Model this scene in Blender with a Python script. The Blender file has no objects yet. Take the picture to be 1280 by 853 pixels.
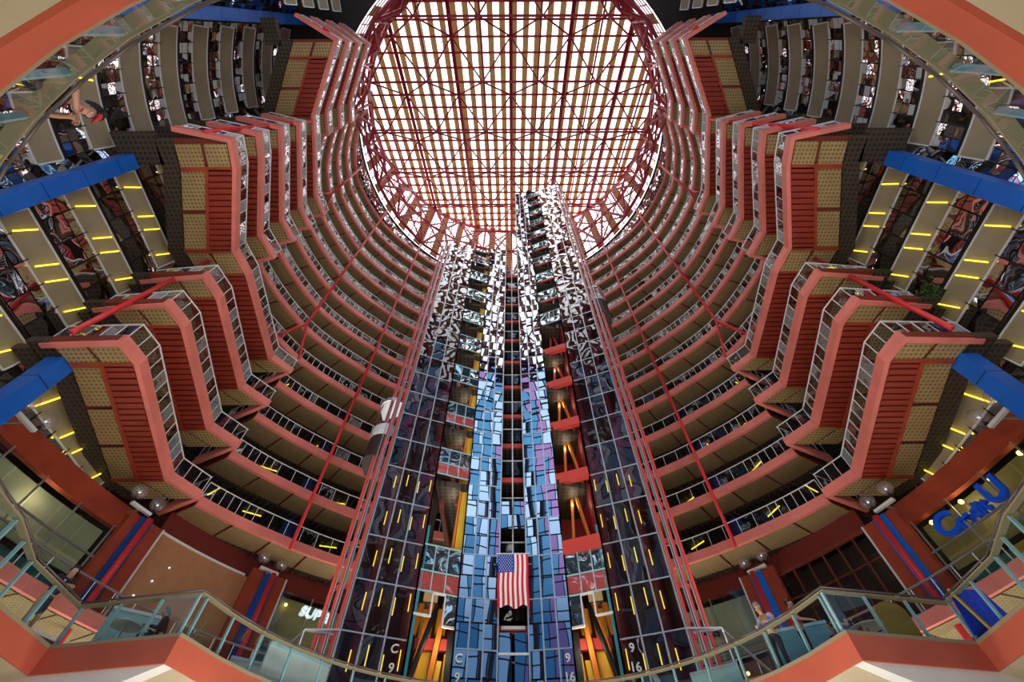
import bpy, math, random
from mathutils import Vector, Matrix
random.seed(7)
OZ = 1.6                      # eye height above the concourse floor: heights below are measured from the eye
COL = bpy.context.scene.collection
CX, CY = 0.0, 13.5            # centre of the round atrium
ORD = ['lowest', 'second lowest', 'third lowest', 'fourth lowest', 'fifth lowest', 'sixth lowest', 'seventh lowest',
       'eighth lowest', 'ninth lowest', 'tenth lowest', 'eleventh lowest', 'twelfth lowest', 'second highest', 'highest']
NTH = ['first', 'second', 'third', 'fourth', 'fifth', 'sixth', 'seventh', 'eighth', 'ninth', 'tenth', 'eleventh', 'twelfth',
       'thirteenth', 'fourteenth', 'fifteenth', 'sixteenth', 'seventeenth', 'eighteenth', 'nineteenth', 'twentieth']
SN = {-1: 'left', 1: 'right'}

# ------------------------------------------------------------------ materials
MATS = {}
def mat(name, col, rough=0.6, metal=0.0, spec=0.4, var=0.0, vscale=1.0, bump=0.0, bscale=4.0, emit=0.0):
    m = bpy.data.materials.new(name); m.use_nodes = True
    nt = m.node_tree; b = nt.nodes['Principled BSDF']
    b.inputs['Base Color'].default_value = (*col, 1); b.inputs['Roughness'].default_value = rough
    b.inputs['Metallic'].default_value = metal; b.inputs['Specular IOR Level'].default_value = spec
    if emit:
        b.inputs['Emission Color'].default_value = (*col, 1); b.inputs['Emission Strength'].default_value = emit
    if var or bump:
        tc = nt.nodes.new('ShaderNodeTexCoord')
        nz = nt.nodes.new('ShaderNodeTexNoise'); nz.inputs['Scale'].default_value = vscale; nz.inputs['Detail'].default_value = 4
        nt.links.new(tc.outputs['Object'], nz.inputs['Vector'])
        if var:
            mr = nt.nodes.new('ShaderNodeMapRange')
            mr.inputs['From Min'].default_value = .3; mr.inputs['From Max'].default_value = .7
            mr.inputs['To Min'].default_value = 1 - var; mr.inputs['To Max'].default_value = 1 + var
            nt.links.new(nz.outputs['Fac'], mr.inputs['Value'])
            mx = nt.nodes.new('ShaderNodeMix'); mx.data_type = 'RGBA'; mx.blend_type = 'MULTIPLY'; mx.inputs[0].default_value = 1
            mx.inputs[6].default_value = (*col, 1)
            nt.links.new(mr.outputs['Result'], mx.inputs[7]); nt.links.new(mx.outputs[2], b.inputs['Base Color'])
        if bump:
            n2 = nt.nodes.new('ShaderNodeTexNoise'); n2.inputs['Scale'].default_value = bscale
            nt.links.new(tc.outputs['Object'], n2.inputs['Vector'])
            bp = nt.nodes.new('ShaderNodeBump'); bp.inputs['Strength'].default_value = bump; bp.inputs['Distance'].default_value = .05
            nt.links.new(n2.outputs['Fac'], bp.inputs['Height']); nt.links.new(bp.outputs['Normal'], b.inputs['Normal'])
    MATS[name] = m
    return m

def perforated(name, col, hole, sx, sy, rad=.5):
    """metal ceiling panel: a grid of punched dark holes"""
    m = mat(name, col, .55)
    nt = m.node_tree; b = nt.nodes['Principled BSDF']
    tc = nt.nodes.new('ShaderNodeTexCoord')
    mp = nt.nodes.new('ShaderNodeMapping'); mp.inputs['Scale'].default_value = (1 / sx, 1 / sy, 0)
    fr = nt.nodes.new('ShaderNodeVectorMath'); fr.operation = 'FRACTION'
    sb = nt.nodes.new('ShaderNodeVectorMath'); sb.operation = 'SUBTRACT'; sb.inputs[1].default_value = (.5, .5, 0)
    ln = nt.nodes.new('ShaderNodeVectorMath'); ln.operation = 'LENGTH'
    gt = nt.nodes.new('ShaderNodeMath'); gt.operation = 'LESS_THAN'; gt.inputs[1].default_value = rad * .5
    nz = nt.nodes.new('ShaderNodeTexNoise'); nz.inputs['Scale'].default_value = .9
    mr = nt.nodes.new('ShaderNodeMapRange'); mr.inputs['To Min'].default_value = .75; mr.inputs['To Max'].default_value = 1.25
    mul = nt.nodes.new('ShaderNodeMix'); mul.data_type = 'RGBA'; mul.blend_type = 'MULTIPLY'; mul.inputs[0].default_value = 1
    mul.inputs[6].default_value = (*col, 1)
    mx = nt.nodes.new('ShaderNodeMix'); mx.data_type = 'RGBA'; mx.inputs[7].default_value = (*hole, 1)
    L = nt.links.new
    L(tc.outputs['Object'], mp.inputs['Vector']); L(mp.outputs[0], fr.inputs[0]); L(fr.outputs[0], sb.inputs[0]); L(sb.outputs[0], ln.inputs[0])
    L(ln.outputs['Value'], gt.inputs[0]); L(tc.outputs['Object'], nz.inputs['Vector']); L(nz.outputs['Fac'], mr.inputs['Value'])
    L(mr.outputs[0], mul.inputs[7]); L(mul.outputs[2], mx.inputs[6]); L(gt.outputs[0], mx.inputs[0]); L(mx.outputs[2], b.inputs['Base Color'])
    return m

def glass(name, refl, base, clear, tint, wob=.25, wave=.12, wscale=.7, fres=None, rough=.0, coat=1.0):
    """coated pane: every pane (mesh island) is set at its own slight tilt and rolls a little, so its reflection breaks up"""
    m = bpy.data.materials.new(name); m.use_nodes = True
    nt = m.node_tree; nt.nodes.clear(); N = nt.nodes.new; L = nt.links.new
    out = N('ShaderNodeOutputMaterial'); geo = N('ShaderNodeNewGeometry'); tc = N('ShaderNodeTexCoord')
    wn = N('ShaderNodeTexWhiteNoise'); wn.noise_dimensions = '1D'
    L(geo.outputs['Random Per Island'], wn.inputs['W'])
    s1 = N('ShaderNodeVectorMath'); s1.operation = 'SUBTRACT'; s1.inputs[1].default_value = (.5, .5, .5); L(wn.outputs['Color'], s1.inputs[0])
    m1 = N('ShaderNodeVectorMath'); m1.operation = 'SCALE'; m1.inputs['Scale'].default_value = wob; L(s1.outputs[0], m1.inputs[0])
    off = N('ShaderNodeVectorMath'); off.operation = 'MULTIPLY_ADD'; off.inputs[1].default_value = (40, 40, 40)
    L(wn.outputs['Color'], off.inputs[0]); L(tc.outputs['Object'], off.inputs[2])
    nz = N('ShaderNodeTexNoise'); nz.inputs['Scale'].default_value = wscale; nz.inputs['Detail'].default_value = 1.5; L(off.outputs[0], nz.inputs['Vector'])
    s2 = N('ShaderNodeVectorMath'); s2.operation = 'SUBTRACT'; s2.inputs[1].default_value = (.5, .5, .5); L(nz.outputs['Color'], s2.inputs[0])
    m2 = N('ShaderNodeVectorMath'); m2.operation = 'SCALE'; m2.inputs['Scale'].default_value = wave * 2; L(s2.outputs[0], m2.inputs[0])
    a1 = N('ShaderNodeVectorMath'); a1.operation = 'ADD'; L(m1.outputs[0], a1.inputs[0]); L(m2.outputs[0], a1.inputs[1])
    a2 = N('ShaderNodeVectorMath'); a2.operation = 'ADD'; L(a1.outputs[0], a2.inputs[0]); L(geo.outputs['Normal'], a2.inputs[1])
    nn = N('ShaderNodeVectorMath'); nn.operation = 'NORMALIZE'; L(a2.outputs[0], nn.inputs[0])
    gl = N('ShaderNodeBsdfGlossy'); gl.inputs['Color'].default_value = (*tint, 1); gl.inputs['Roughness'].default_value = rough; L(nn.outputs[0], gl.inputs['Normal'])
    df = N('ShaderNodeBsdfDiffuse'); df.inputs['Color'].default_value = (*base, 1)
    tr = N('ShaderNodeBsdfTransparent'); tr.inputs['Color'].default_value = (*tint, 1)
    mxa = N('ShaderNodeMixShader'); mxa.inputs[0].default_value = clear; L(df.outputs[0], mxa.inputs[1]); L(tr.outputs[0], mxa.inputs[2])
    mxb = N('ShaderNodeMixShader'); L(mxa.outputs[0], mxb.inputs[1]); L(gl.outputs[0], mxb.inputs[2])
    if fres:
        dt = N('ShaderNodeVectorMath'); dt.operation = 'DOT_PRODUCT'; L(geo.outputs['Normal'], dt.inputs[0]); L(geo.outputs['Incoming'], dt.inputs[1])
        ab = N('ShaderNodeMath'); ab.operation = 'ABSOLUTE'; L(dt.outputs['Value'], ab.inputs[0])
        om = N('ShaderNodeMath'); om.operation = 'SUBTRACT'; om.inputs[0].default_value = 1; L(ab.outputs[0], om.inputs[1])
        pw_ = N('ShaderNodeMath'); pw_.operation = 'POWER'; pw_.inputs[1].default_value = 5; L(om.outputs[0], pw_.inputs[0])
        f0 = ((fres - 1) / (fres + 1)) ** 2
        lw = N('ShaderNodeMath'); lw.operation = 'MULTIPLY_ADD'; lw.inputs[1].default_value = 1 - f0; lw.inputs[2].default_value = f0; L(pw_.outputs[0], lw.inputs[0])
        ad = N('ShaderNodeMath'); ad.operation = 'MULTIPLY_ADD'; ad.use_clamp = True; ad.inputs[1].default_value = coat; ad.inputs[2].default_value = refl; L(lw.outputs[0], ad.inputs[0]); L(ad.outputs[0], mxb.inputs[0])
    else:
        mxb.inputs[0].default_value = refl
    L(mxb.outputs[0], out.inputs[0])
    MATS[name] = m
    return m

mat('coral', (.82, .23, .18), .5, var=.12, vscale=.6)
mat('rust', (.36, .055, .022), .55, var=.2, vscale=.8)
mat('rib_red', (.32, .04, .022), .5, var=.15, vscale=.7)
mat('orange_red', (.55, .115, .065), .5, var=.12, vscale=.7)
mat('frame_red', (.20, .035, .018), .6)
perforated('tan_panel', (.43, .30, .13), (.20, .13, .05), .24, .24, .6)
perforated('ring_panel', (.37, .26, .12), (.24, .16, .07), .22, .22, .6)
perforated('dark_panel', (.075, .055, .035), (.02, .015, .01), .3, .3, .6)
mat('walk_tan', (.33, .27, .17), .6, var=.15, vscale=.5)
mat('slab_dark', (.035, .03, .028), .8)
mat('white_trim', (.80, .80, .78), .4)
mat('steel', (.62, .63, .64), .3, .8)
mat('dark_rail', (.12, .10, .095), .45, .3)
mat('fin_blue', (.36, .58, .62), .4)
mat('ledge_tan', (.33, .27, .16), .5)
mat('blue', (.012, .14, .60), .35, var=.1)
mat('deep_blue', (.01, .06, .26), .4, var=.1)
mat('pipe_red', (.72, .035, .04), .3)
mat('truss_red', (.34, .012, .03), .45)
mat('rail_red', (.62, .06, .045), .45)
mat('deep_red', (.30, .012, .014), .5)
mat('maroon', (.12, .012, .014), .5)
mat('maroon_band', (.16, .018, .014), .5)
mat('cable', (.55, .56, .60), .3, .7)
mat('yellow', (.86, .52, .02), .5, var=.1)
mat('amber', (.75, .20, .015), .5)
mat('black', (.012, .012, .012), .5)
mat('tube_yellow', (1.0, .78, .05), .4, emit=.9)
mat('bulb_warm', (1.0, .70, .12), .4, emit=4)
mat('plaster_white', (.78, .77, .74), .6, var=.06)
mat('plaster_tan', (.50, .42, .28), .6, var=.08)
mat('beige_panel', (.46, .21, .095), .7, var=.08, vscale=2)
mat('floor_stone', (.55, .50, .44), .35, var=.15)
mat('gallery_floor', (.25, .22, .2), .7)
mat('sign_white', (.80, .90, .97), .4, emit=.45)
mat('sign_blue', (.01, .12, .95), .3)
mat('sign_navy', (.01, .03, .10), .5)
mat('letter_grey', (.75, .76, .76), .4)
mat('skin', (.52, .28, .18), .5)
mat('hair_black', (.015, .012, .012), .5)
mat('hair_grey', (.22, .19, .17), .6)
mat('cloth_navy', (.018, .022, .04), .8)
mat('cloth_black', (.025, .025, .03), .8)
mat('cloth_pink', (.80, .55, .62), .8)
mat('cloth_lightblue', (.45, .55, .75), .8)
mat('cloth_red', (.6, .03, .04), .8)
mat('cloth_khaki', (.35, .24, .15), .8)
mat('flag_red', (.66, .015, .03), .8); mat('flag_white', (.85, .85, .85), .8); mat('flag_blue', (.02, .06, .36), .8)
mat('teal_glass', (.10, .30, .28), .2, spec=.7)
mat('teal_frame', (.05, .30, .33), .4)
mat('counter_white', (.62, .66, .64), .4)
mat('stall_teal', (.40, .62, .58), .3)
mat('stall_blue', (.14, .36, .42), .3)
mat('tarp_blue', (.01, .06, .70), .5)
mat('leaf', (.05, .16, .02), .6)
mat('mustard', (.35, .22, .015), .5)
mat('store_wall', (.30, .26, .10), .6, var=.25, vscale=.4)
mat('store_sage', (.48, .50, .34), .5, var=.2, vscale=.4)
mat('store_dark', (.03, .016, .012), .5)
glass('rail_glass', -.15, (.02, .02, .022), .78, (.80, .86, .9), wob=.55, wave=.30, wscale=.8, fres=1.5, coat=5)
glass('mirror_wall', .78, (.03, .02, .02), 0, (.92, .94, .97), wob=.14, wave=.13, wscale=.55)
glass('mirror_curved', .82, (.03, .02, .02), 0, (.94, .95, .97), wob=.75, wave=.2, wscale=.8)
glass('tower_dark', -.20, (.03, .008, .01), .72, (.82, .82, .88), wob=.13, wave=.09, wscale=.45, fres=1.5, coat=6)
glass('tower_blue', .55, (.015, .02, .05), 0, (.74, .84, 1.0), wob=.035, wave=.014, wscale=.3)
glass('landing_mirror', .45, (.03, .06, .08), 0, (.72, .88, .95), wob=.10, wave=.08, wscale=.6)
glass('landing_coral', .22, (.50, .09, .085), 0, (.8, .8, .9), wob=.10, wave=.08, wscale=.6)
glass('shop_glass', .03, (.02, .02, .02), .93, (.85, .92, .90), wob=.03, wave=.03, fres=1.45)
glass('near_glass', .02, (.02, .03, .03), .97, (.86, .95, .94), wob=.02, wave=.01, fres=1.35)
glass('globe_glass', .05, (.7, .55, .55), .86, (.95, .95, .97), wob=0, wave=0, fres=1.2)

def through(name, col, frac_t):
    """roof sheet that lets daylight through"""
    m = bpy.data.materials.new(name); m.use_nodes = True; nt = m.node_tree; nt.nodes.clear(); N = nt.nodes.new; L = nt.links.new
    o = N('ShaderNodeOutputMaterial'); t = N('ShaderNodeBsdfTranslucent'); d = N('ShaderNodeBsdfDiffuse'); x = N('ShaderNodeMixShader')
    t.inputs[0].default_value = (*col, 1); d.inputs[0].default_value = (*col, 1); x.inputs[0].default_value = frac_t
    L(d.outputs[0], x.inputs[1]); L(t.outputs[0], x.inputs[2]); L(x.outputs[0], o.inputs[0]); MATS[name] = m
through('roof_tan', (.46, .27, .10), .12)
m = bpy.data.materials.new('roof_clear'); m.use_nodes = True; nt = m.node_tree; nt.nodes.clear()
o_ = nt.nodes.new('ShaderNodeOutputMaterial'); t_ = nt.nodes.new('ShaderNodeBsdfTransparent'); t_.inputs[0].default_value = (.93, .95, .95, 1)
nt.links.new(t_.outputs[0], o_.inputs[0]); MATS['roof_clear'] = m

# ------------------------------------------------------------------ mesh helpers
LOC = {}
class MB:
    def __init__(s): s.v = []; s.f = []; s.mi = []
    def add(s, vs, fs, mi=0):
        b = len(s.v); s.v += [tuple(v) for v in vs]; s.f += [tuple(b + i for i in f) for f in fs]; s.mi += [mi] * len(fs)
    def quad(s, *p, mi=0): s.add(p, [tuple(range(len(p)))], mi)
    def box8(s, p, mi=0): s.add(p, [(3, 2, 1, 0), (4, 5, 6, 7), (0, 1, 5, 4), (1, 2, 6, 5), (2, 3, 7, 6), (3, 0, 4, 7)], mi)
    def box(s, c, sz, rz=0.0, mi=0):
        cs, sn = math.cos(rz), math.sin(rz); P = []
        for dz in (-.5, .5):
            for dx, dy in ((-.5, -.5), (.5, -.5), (.5, .5), (-.5, .5)):
                x, y = dx * sz[0], dy * sz[1]; P.append((c[0] + x * cs - y * sn, c[1] + x * sn + y * cs, c[2] + dz * sz[2]))
        s.box8(P, mi)
    def bar(s, p, q, w, h, mi=0):
        p, q = Vector(p), Vector(q); d = (q - p).normalized(); up = Vector((0, 0, 1))
        if abs(d.z) > .95: up = Vector((0, 1, 0))
        x = d.cross(up).normalized() * w / 2; y = x.cross(d).normalized() * h / 2
        s.box8([p - x - y, p + x - y, p + x + y, p - x + y, q - x - y, q + x - y, q + x + y, q - x + y], mi)
    def tube(s, p, q, r, n=10, r2=None, mi=0):
        p, q = Vector(p), Vector(q); d = (q - p).normalized(); up = Vector((0, 0, 1)) if abs(d.z) < .95 else Vector((0, 1, 0))
        x = d.cross(up).normalized(); y = x.cross(d).normalized(); r2 = r if r2 is None else r2; P = []
        for c, rr in ((p, r), (q, r2)):
            for i in range(n):
                a = 2 * math.pi * i / n; P.append(c + x * math.cos(a) * rr + y * math.sin(a) * rr)
        F = [(i, (i + 1) % n, n + (i + 1) % n, n + i) for i in range(n)] + [tuple(range(n - 1, -1, -1)), tuple(range(n, 2 * n))]
        s.add(P, F, mi)
    def prism(s, poly, z0, z1, mi=0):
        n = len(poly); P = [(x, y, z0) for x, y in poly] + [(x, y, z1) for x, y in poly]
        s.add(P, [tuple(range(n - 1, -1, -1)), tuple(range(n, 2 * n))] + [(i, (i + 1) % n, n + (i + 1) % n, n + i) for i in range(n)], mi)
    def strip(s, pts, z0, z1, t, mi=0, z0b=None):
        """upright band along a plan polyline, thickness t to its left"""
        q = offset(pts, t)
        for i in range(len(pts) - 1):
            a, b, c, d = pts[i], pts[i + 1], q[i + 1], q[i]
            s.box8([(*a, z0), (*b, z0), (*c, z0), (*d, z0), (*a, z1), (*b, z1), (*c, z1), (*d, z1)], mi)
    def slab(s, inner, outer, z0, z1, mi=0):
        for i in range(len(inner) - 1):
            a, b, c, d = inner[i], inner[i + 1], outer[i + 1], outer[i]
            s.box8([(*a, z0), (*b, z0), (*c, z0), (*d, z0), (*a, z1), (*b, z1), (*c, z1), (*d, z1)], mi)
    def sphere(s, c, r, nu=16, nv=10, sz=None, mi=0):
        sz = sz or (1, 1, 1); P = [(c[0], c[1], c[2] - r * sz[2])]
        for j in range(1, nv):
            a = -math.pi / 2 + math.pi * j / nv
            for i in range(nu):
                b = 2 * math.pi * i / nu
                P.append((c[0] + r * sz[0] * math.cos(a) * math.cos(b), c[1] + r * sz[1] * math.cos(a) * math.sin(b), c[2] + r * sz[2] * math.sin(a)))
        P.append((c[0], c[1], c[2] + r * sz[2])); F = []
        for i in range(nu): F.append((0, 1 + (i + 1) % nu, 1 + i))
        for j in range(nv - 2):
            for i in range(nu):
                a = 1 + j * nu; F.append((a + i, a + (i + 1) % nu, a + nu + (i + 1) % nu, a + nu + i))
        t = 1 + (nv - 2) * nu
        for i in range(nu): F.append((t + i, t + (i + 1) % nu, len(P) - 1))
        s.add(P, F, mi)
    def build(s, name, mats, parent=None, smooth=False, kind=None):
        if not s.v: return None
        if isinstance(mats, str): mats = [mats]
        if parent is not None:
            L = LOC[parent.name]
        else:
            xs = [v[0] for v in s.v]; ys = [v[1] for v in s.v]; zs = [v[2] for v in s.v]
            L = Vector(((min(xs) + max(xs)) / 2, (min(ys) + max(ys)) / 2, min(zs)))
        me = bpy.data.meshes.new(name); me.from_pydata([tuple(Vector(v) - L) for v in s.v], [], s.f)
        for mm in mats: me.materials.append(MATS[mm])
        if len(mats) > 1: me.polygons.foreach_set('material_index', s.mi)
        if smooth: me.polygons.foreach_set('use_smooth', [True] * len(me.polygons))
        me.update()
        o = bpy.data.objects.new(name, me); COL.objects.link(o); LOC[o.name] = L
        if parent is not None: o.parent = parent
        else: o.location = L + Vector((0, 0, OZ))
        if kind: o['kind'] = kind
        return o

def offset(pts, d):
    n = len(pts); out = []
    for i in range(n):
        ns = []
        for j in (i - 1, i):
            if 0 <= j < n - 1:
                dx, dy = pts[j + 1][0] - pts[j][0], pts[j + 1][1] - pts[j][1]; l = math.hypot(dx, dy); ns.append((-dy / l, dx / l))
        nx = sum(a[0] for a in ns) / len(ns); ny = sum(a[1] for a in ns) / len(ns); l2 = nx * nx + ny * ny
        out.append((pts[i][0] + nx * d / l2, pts[i][1] + ny * d / l2))
    return out
def thing(name, label, cat, loc, group=None, kind=None):
    o = bpy.data.objects.new(name, None); COL.objects.link(o); o.empty_display_size = .3
    L = Vector(loc); LOC[o.name] = L; o.location = L + Vector((0, 0, OZ))
    if label: o['label'] = label
    if cat: o['category'] = cat
    if group: o['group'] = group
    if kind: o['kind'] = kind
    return o
def tag(o, label, cat, group=None):
    o['label'] = label; o['category'] = cat
    if group: o['group'] = group
    return o
def inst(src, name, parent, loc, rz=0.0, smooth=False):
    """another object on the same mesh data, as a child of parent"""
    o = bpy.data.objects.new(name, src); COL.objects.link(o)
    if parent is not None:
        o.parent = parent; o.location = Vector(loc) - LOC[parent.name]
    else: o.location = Vector(loc) + Vector((0, 0, OZ))
    o.rotation_euler = (0, 0, rz); LOC[o.name] = Vector(loc)
    return o
def datamesh(mb, name, m):
    me = bpy.data.meshes.new(name); me.from_pydata(mb.v, [], mb.f); me.materials.append(MATS[m]); return me
def lerp(a, b, t): return a + (b - a) * t
def table(x, T):
    for (a, u), (b, v) in zip(T, T[1:]):
        if x <= b: return lerp(u, v, max(0, (x - a) / (b - a)))
    return T[-1][1]
def P2(phi, R): return (CX + R * math.sin(math.radians(phi)), CY + R * math.cos(math.radians(phi)))
def arc(p0, p1, R, step=3.0, fn=None):
    n = max(1, round(abs(p1 - p0) / step)); return [P2(lerp(p0, p1, i / n), (fn(lerp(p0, p1, i / n)) if fn else 0) + R) for i in range(n + 1)]
def mir(pts, s): return [(x * -s, y) for x, y in pts]      # plans are written for the left side; s=+1 flips them
def sample(pts, step):
    """points at even spacing on every edge of a polyline -> [(x, y, heading)]"""
    out = []
    for a, b in zip(pts, pts[1:]):
        l = math.hypot(b[0] - a[0], b[1] - a[1]); n = max(1, round(l / step))
        for i in range(n): out.append((lerp(a[0], b[0], i / n), lerp(a[1], b[1], i / n), math.atan2(b[1] - a[1], b[0] - a[0])))
    a, b = pts[-2], pts[-1]; out.append((b[0], b[1], math.atan2(b[1] - a[1], b[0] - a[0])))
    return out
def az_phi(az, R):
    """angle round the atrium centre of the point at radius R seen from the eye at bearing e/n = az"""
    A = 1 + az * az; n = (2 * CY + math.sqrt(4 * CY * CY - 4 * A * (CY * CY - R * R))) / 2 / A
    return math.degrees(math.atan2(az * n, n - CY))

# ------------------------------------------------------------------ galleries
ZK = lambda k: 18 + 3.9 * k
RT = [(0, 21.35), (32, 21.45), (48, 21.75), (62, 22.5), (80, 22.8), (92, 22.0), (104, 20.6), (112, 20.6)]
RF = lambda p: table(abs(p), RT)
post_mb = MB(); post_mb.box((0, 0, .55), (.038, .038, 1.1)); POST = datamesh(post_mb, 'post', 'white_trim')

def railing(root, pts, z, each, posts, step=.78, gname='railing'):
    """glass guard on top of the fascia: panes, posts, handrail. pts run with the atrium on the right"""
    p = offset(pts, .12); S = sample(p, step); g = MB()
    for (a, b) in zip(S, S[1:]):
        ax, ay, bx, by = a[0], a[1], b[0], b[1]
        ax, ay, bx, by = lerp(ax, bx, .04), lerp(ay, by, .04), lerp(ax, bx, .96), lerp(ay, by, .96)
        g.quad((ax, ay, z + .70), (bx, by, z + .70), (bx, by, z + 1.68), (ax, ay, z + 1.68))
    root = g.build(gname, 'rail_glass', root)
    h = MB(); h.strip(offset(pts, .07), z + 1.71, z + 1.76, .06)
    if posts:
        h.build('handrail', 'white_trim', root)
        for x, y, a in S[:100]: inst(POST, 'railing_post', root, (x, y, z + .62), a)
        if len(S) > 100:
            q = MB()
            for x, y, a in S[100:]: q.box((x, y, z + 1.17), (.05, .05, 1.1), a)
            q.build('railing_posts', 'white_trim', root, kind='stuff')
    else:
        for x, y, a in S: h.box((x, y, z + 1.17), (.05, .05, 1.05), a)
        h.build('handrail', 'white_trim', root)

for k in range(14):
    z = ZK(k); pm = 61.5 if k < 4 else (86 if k < 8 else 104)
    root = thing('ring_gallery', '%s curved gallery ring with coral edge sweeping round behind the elevator towers' % ORD[k], 'gallery',
                 (0, CY + 21.4, z), 'curved gallery rings')
    inn = arc(-pm, pm, 0, 3, RF)
    f = MB(); f.strip(inn, z, z + .62, .28); f.build('fascia', 'coral', root)
    s_ = MB(); s_.slab(offset(inn, .28), arc(-pm, pm, 28.2, 3), z + .14, z + .60); s_.build('floor_slab', 'frame_red', root)
    pn = MB(); n = round(2 * pm / 6.8)
    for i in range(n):
        p0, p1 = lerp(-pm, pm, (i + .03) / n), lerp(-pm, pm, (i + .97) / n)
        pn.slab(arc(p0, p1, .36, 2.3, RF), arc(p0, p1, 2.35, 2.3, RF), z + .04, z + .12)
    pn.build('soffit', 'ring_panel', root)
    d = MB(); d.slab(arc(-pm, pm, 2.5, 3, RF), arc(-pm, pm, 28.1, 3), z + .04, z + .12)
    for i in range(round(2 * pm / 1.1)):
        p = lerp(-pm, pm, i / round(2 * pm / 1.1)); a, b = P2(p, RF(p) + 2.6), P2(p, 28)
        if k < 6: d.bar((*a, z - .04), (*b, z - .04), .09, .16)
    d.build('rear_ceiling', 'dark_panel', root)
    railing(root, inn, z, 0, k < 6)

RIBW = 1.75
def bay(k, s, A, front, E, ribs, depth, label):
    """angular balcony: front polyline (left-hand plan), A and E are the ends of its side edges"""
    z = ZK(k); fl = [A] + front + [E]
    c = front[len(front) // 2]; root = thing('bay_balcony', label, 'balcony', (c[0] * -s, c[1], z), SN[s] + ' bay balconies')
    pts = mir(fl, s)
    if s > 0: pts = pts[::-1]
    P = pts                                          # runs with the atrium on the right when left, reversed when right
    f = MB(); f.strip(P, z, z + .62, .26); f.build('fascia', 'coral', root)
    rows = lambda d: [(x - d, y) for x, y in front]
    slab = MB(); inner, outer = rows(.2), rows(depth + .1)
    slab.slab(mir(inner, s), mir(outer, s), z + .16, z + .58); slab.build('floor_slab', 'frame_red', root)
    tanp = MB()
    for i in range(len(front) - 1):
        a, b = front[i], front[i + 1]; l = math.hypot(b[0] - a[0], b[1] - a[1]); n = max(1, round(l / 2.6))
        for j in range(n):
            t0, t1 = (j + .05) / n, (j + .95) / n
            if i == 0 and j == 0: t0 = .16 / n
            p0 = (lerp(a[0], b[0], t0), lerp(a[1], b[1], t0)); p1 = (lerp(a[0], b[0], t1), lerp(a[1], b[1], t1))
            for r, (d0, d1) in enumerate(((.36, RIBW), (RIBW + .22, depth))):
                if r == 0 and i in ribs: continue
                q = mir([(p0[0] - d0, p0[1]), (p1[0] - d0, p1[1]), (p1[0] - d1, p1[1]), (p0[0] - d1, p0[1])], s)
                tanp.prism(q, z + .05, z + .13)
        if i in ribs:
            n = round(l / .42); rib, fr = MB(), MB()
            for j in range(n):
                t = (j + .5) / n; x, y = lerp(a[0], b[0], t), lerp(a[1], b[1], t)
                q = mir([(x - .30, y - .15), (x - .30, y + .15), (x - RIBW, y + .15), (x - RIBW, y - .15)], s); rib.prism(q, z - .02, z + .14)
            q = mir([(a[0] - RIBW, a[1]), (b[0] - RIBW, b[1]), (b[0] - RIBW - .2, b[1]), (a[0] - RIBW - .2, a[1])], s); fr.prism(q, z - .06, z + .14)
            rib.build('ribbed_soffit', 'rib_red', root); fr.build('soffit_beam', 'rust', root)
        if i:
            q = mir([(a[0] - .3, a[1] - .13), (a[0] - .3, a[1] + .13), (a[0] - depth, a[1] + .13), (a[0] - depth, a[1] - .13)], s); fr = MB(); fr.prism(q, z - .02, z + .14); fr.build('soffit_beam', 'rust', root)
    tanp.build('soffit', 'tan_panel', root)
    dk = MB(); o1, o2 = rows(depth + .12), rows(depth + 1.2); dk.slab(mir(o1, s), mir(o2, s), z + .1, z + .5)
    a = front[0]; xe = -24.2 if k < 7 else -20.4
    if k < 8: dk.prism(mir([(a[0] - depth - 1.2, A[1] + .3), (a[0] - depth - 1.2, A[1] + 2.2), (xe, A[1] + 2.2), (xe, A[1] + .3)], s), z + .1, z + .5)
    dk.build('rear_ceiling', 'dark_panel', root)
    railing(root, P, z, 0, k < 7)
BAYS = {
 0: ((-22.6, 12.1), [(-18.65, 12.0), (-18.36, 13.4), (-20.55, 21.97), (-19.45, 23.84)], (-22.6, 25.4), (1,), 3.4),
 1: ((-23.2, 12.4), [(-19.0, 12.1), (-18.54, 13.65), (-20.1, 21.6), (-18.8, 23.4)], (-22.6, 25.2), (1,), 3.4),
 2: ((-23.3, 12.6), [(-19.15, 12.25), (-18.74, 13.97), (-19.8, 21.35), (-18.4, 23.1)], (-22.6, 25.1), (1,), 3.4),
 3: ((-20.3, 4.4), [(-16.95, 5.1), (-17.2, 6.85), (-19.15, 12.3), (-18.8, 14.15), (-19.4, 21.5), (-18.2, 23.0)], (-22.4, 25.0), (1, 3), 3.5),
}
for k, (p0, pa, pb, p1) in {4: ((-17.15, 5.4), (-17.45, 7.0), (-19.3, 12.65), (-18.8, 14.6)), 5: ((-17.35, 5.6), (-17.7, 7.2), (-19.3, 12.85), (-18.85, 14.75)),
                            6: ((-17.55, 5.9), (-17.9, 7.4), (-19.3, 13.05), (-18.9, 15.0))}.items():
    BAYS[k] = ((-20.5, p0[1] - .7), [p0, pa, pb, p1], (-22.6, 15.4), (1,), 3.5)
BAYS[7] = ((-17.4, -1.65), [(-14.36, .14), (-15.15, 1.47), (-17.76, 5.95), (-18.05, 7.6), (-19.25, 13.0), (-18.9, 15.05)], (-22.6, 15.5), (1, 3), 3.6)
for k, p0 in {8: (-14.62, .30), 9: (-14.82, .45), 10: (-14.95, .6)}.items():
    BAYS[k] = ((-17.6, p0[1] - 1.85), [p0, (p0[0] - .8, p0[1] + 1.4), (-17.9, 6.1), (-18.25, 8.2)], (-21.8, 8.6), (1,), 3.6)
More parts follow.
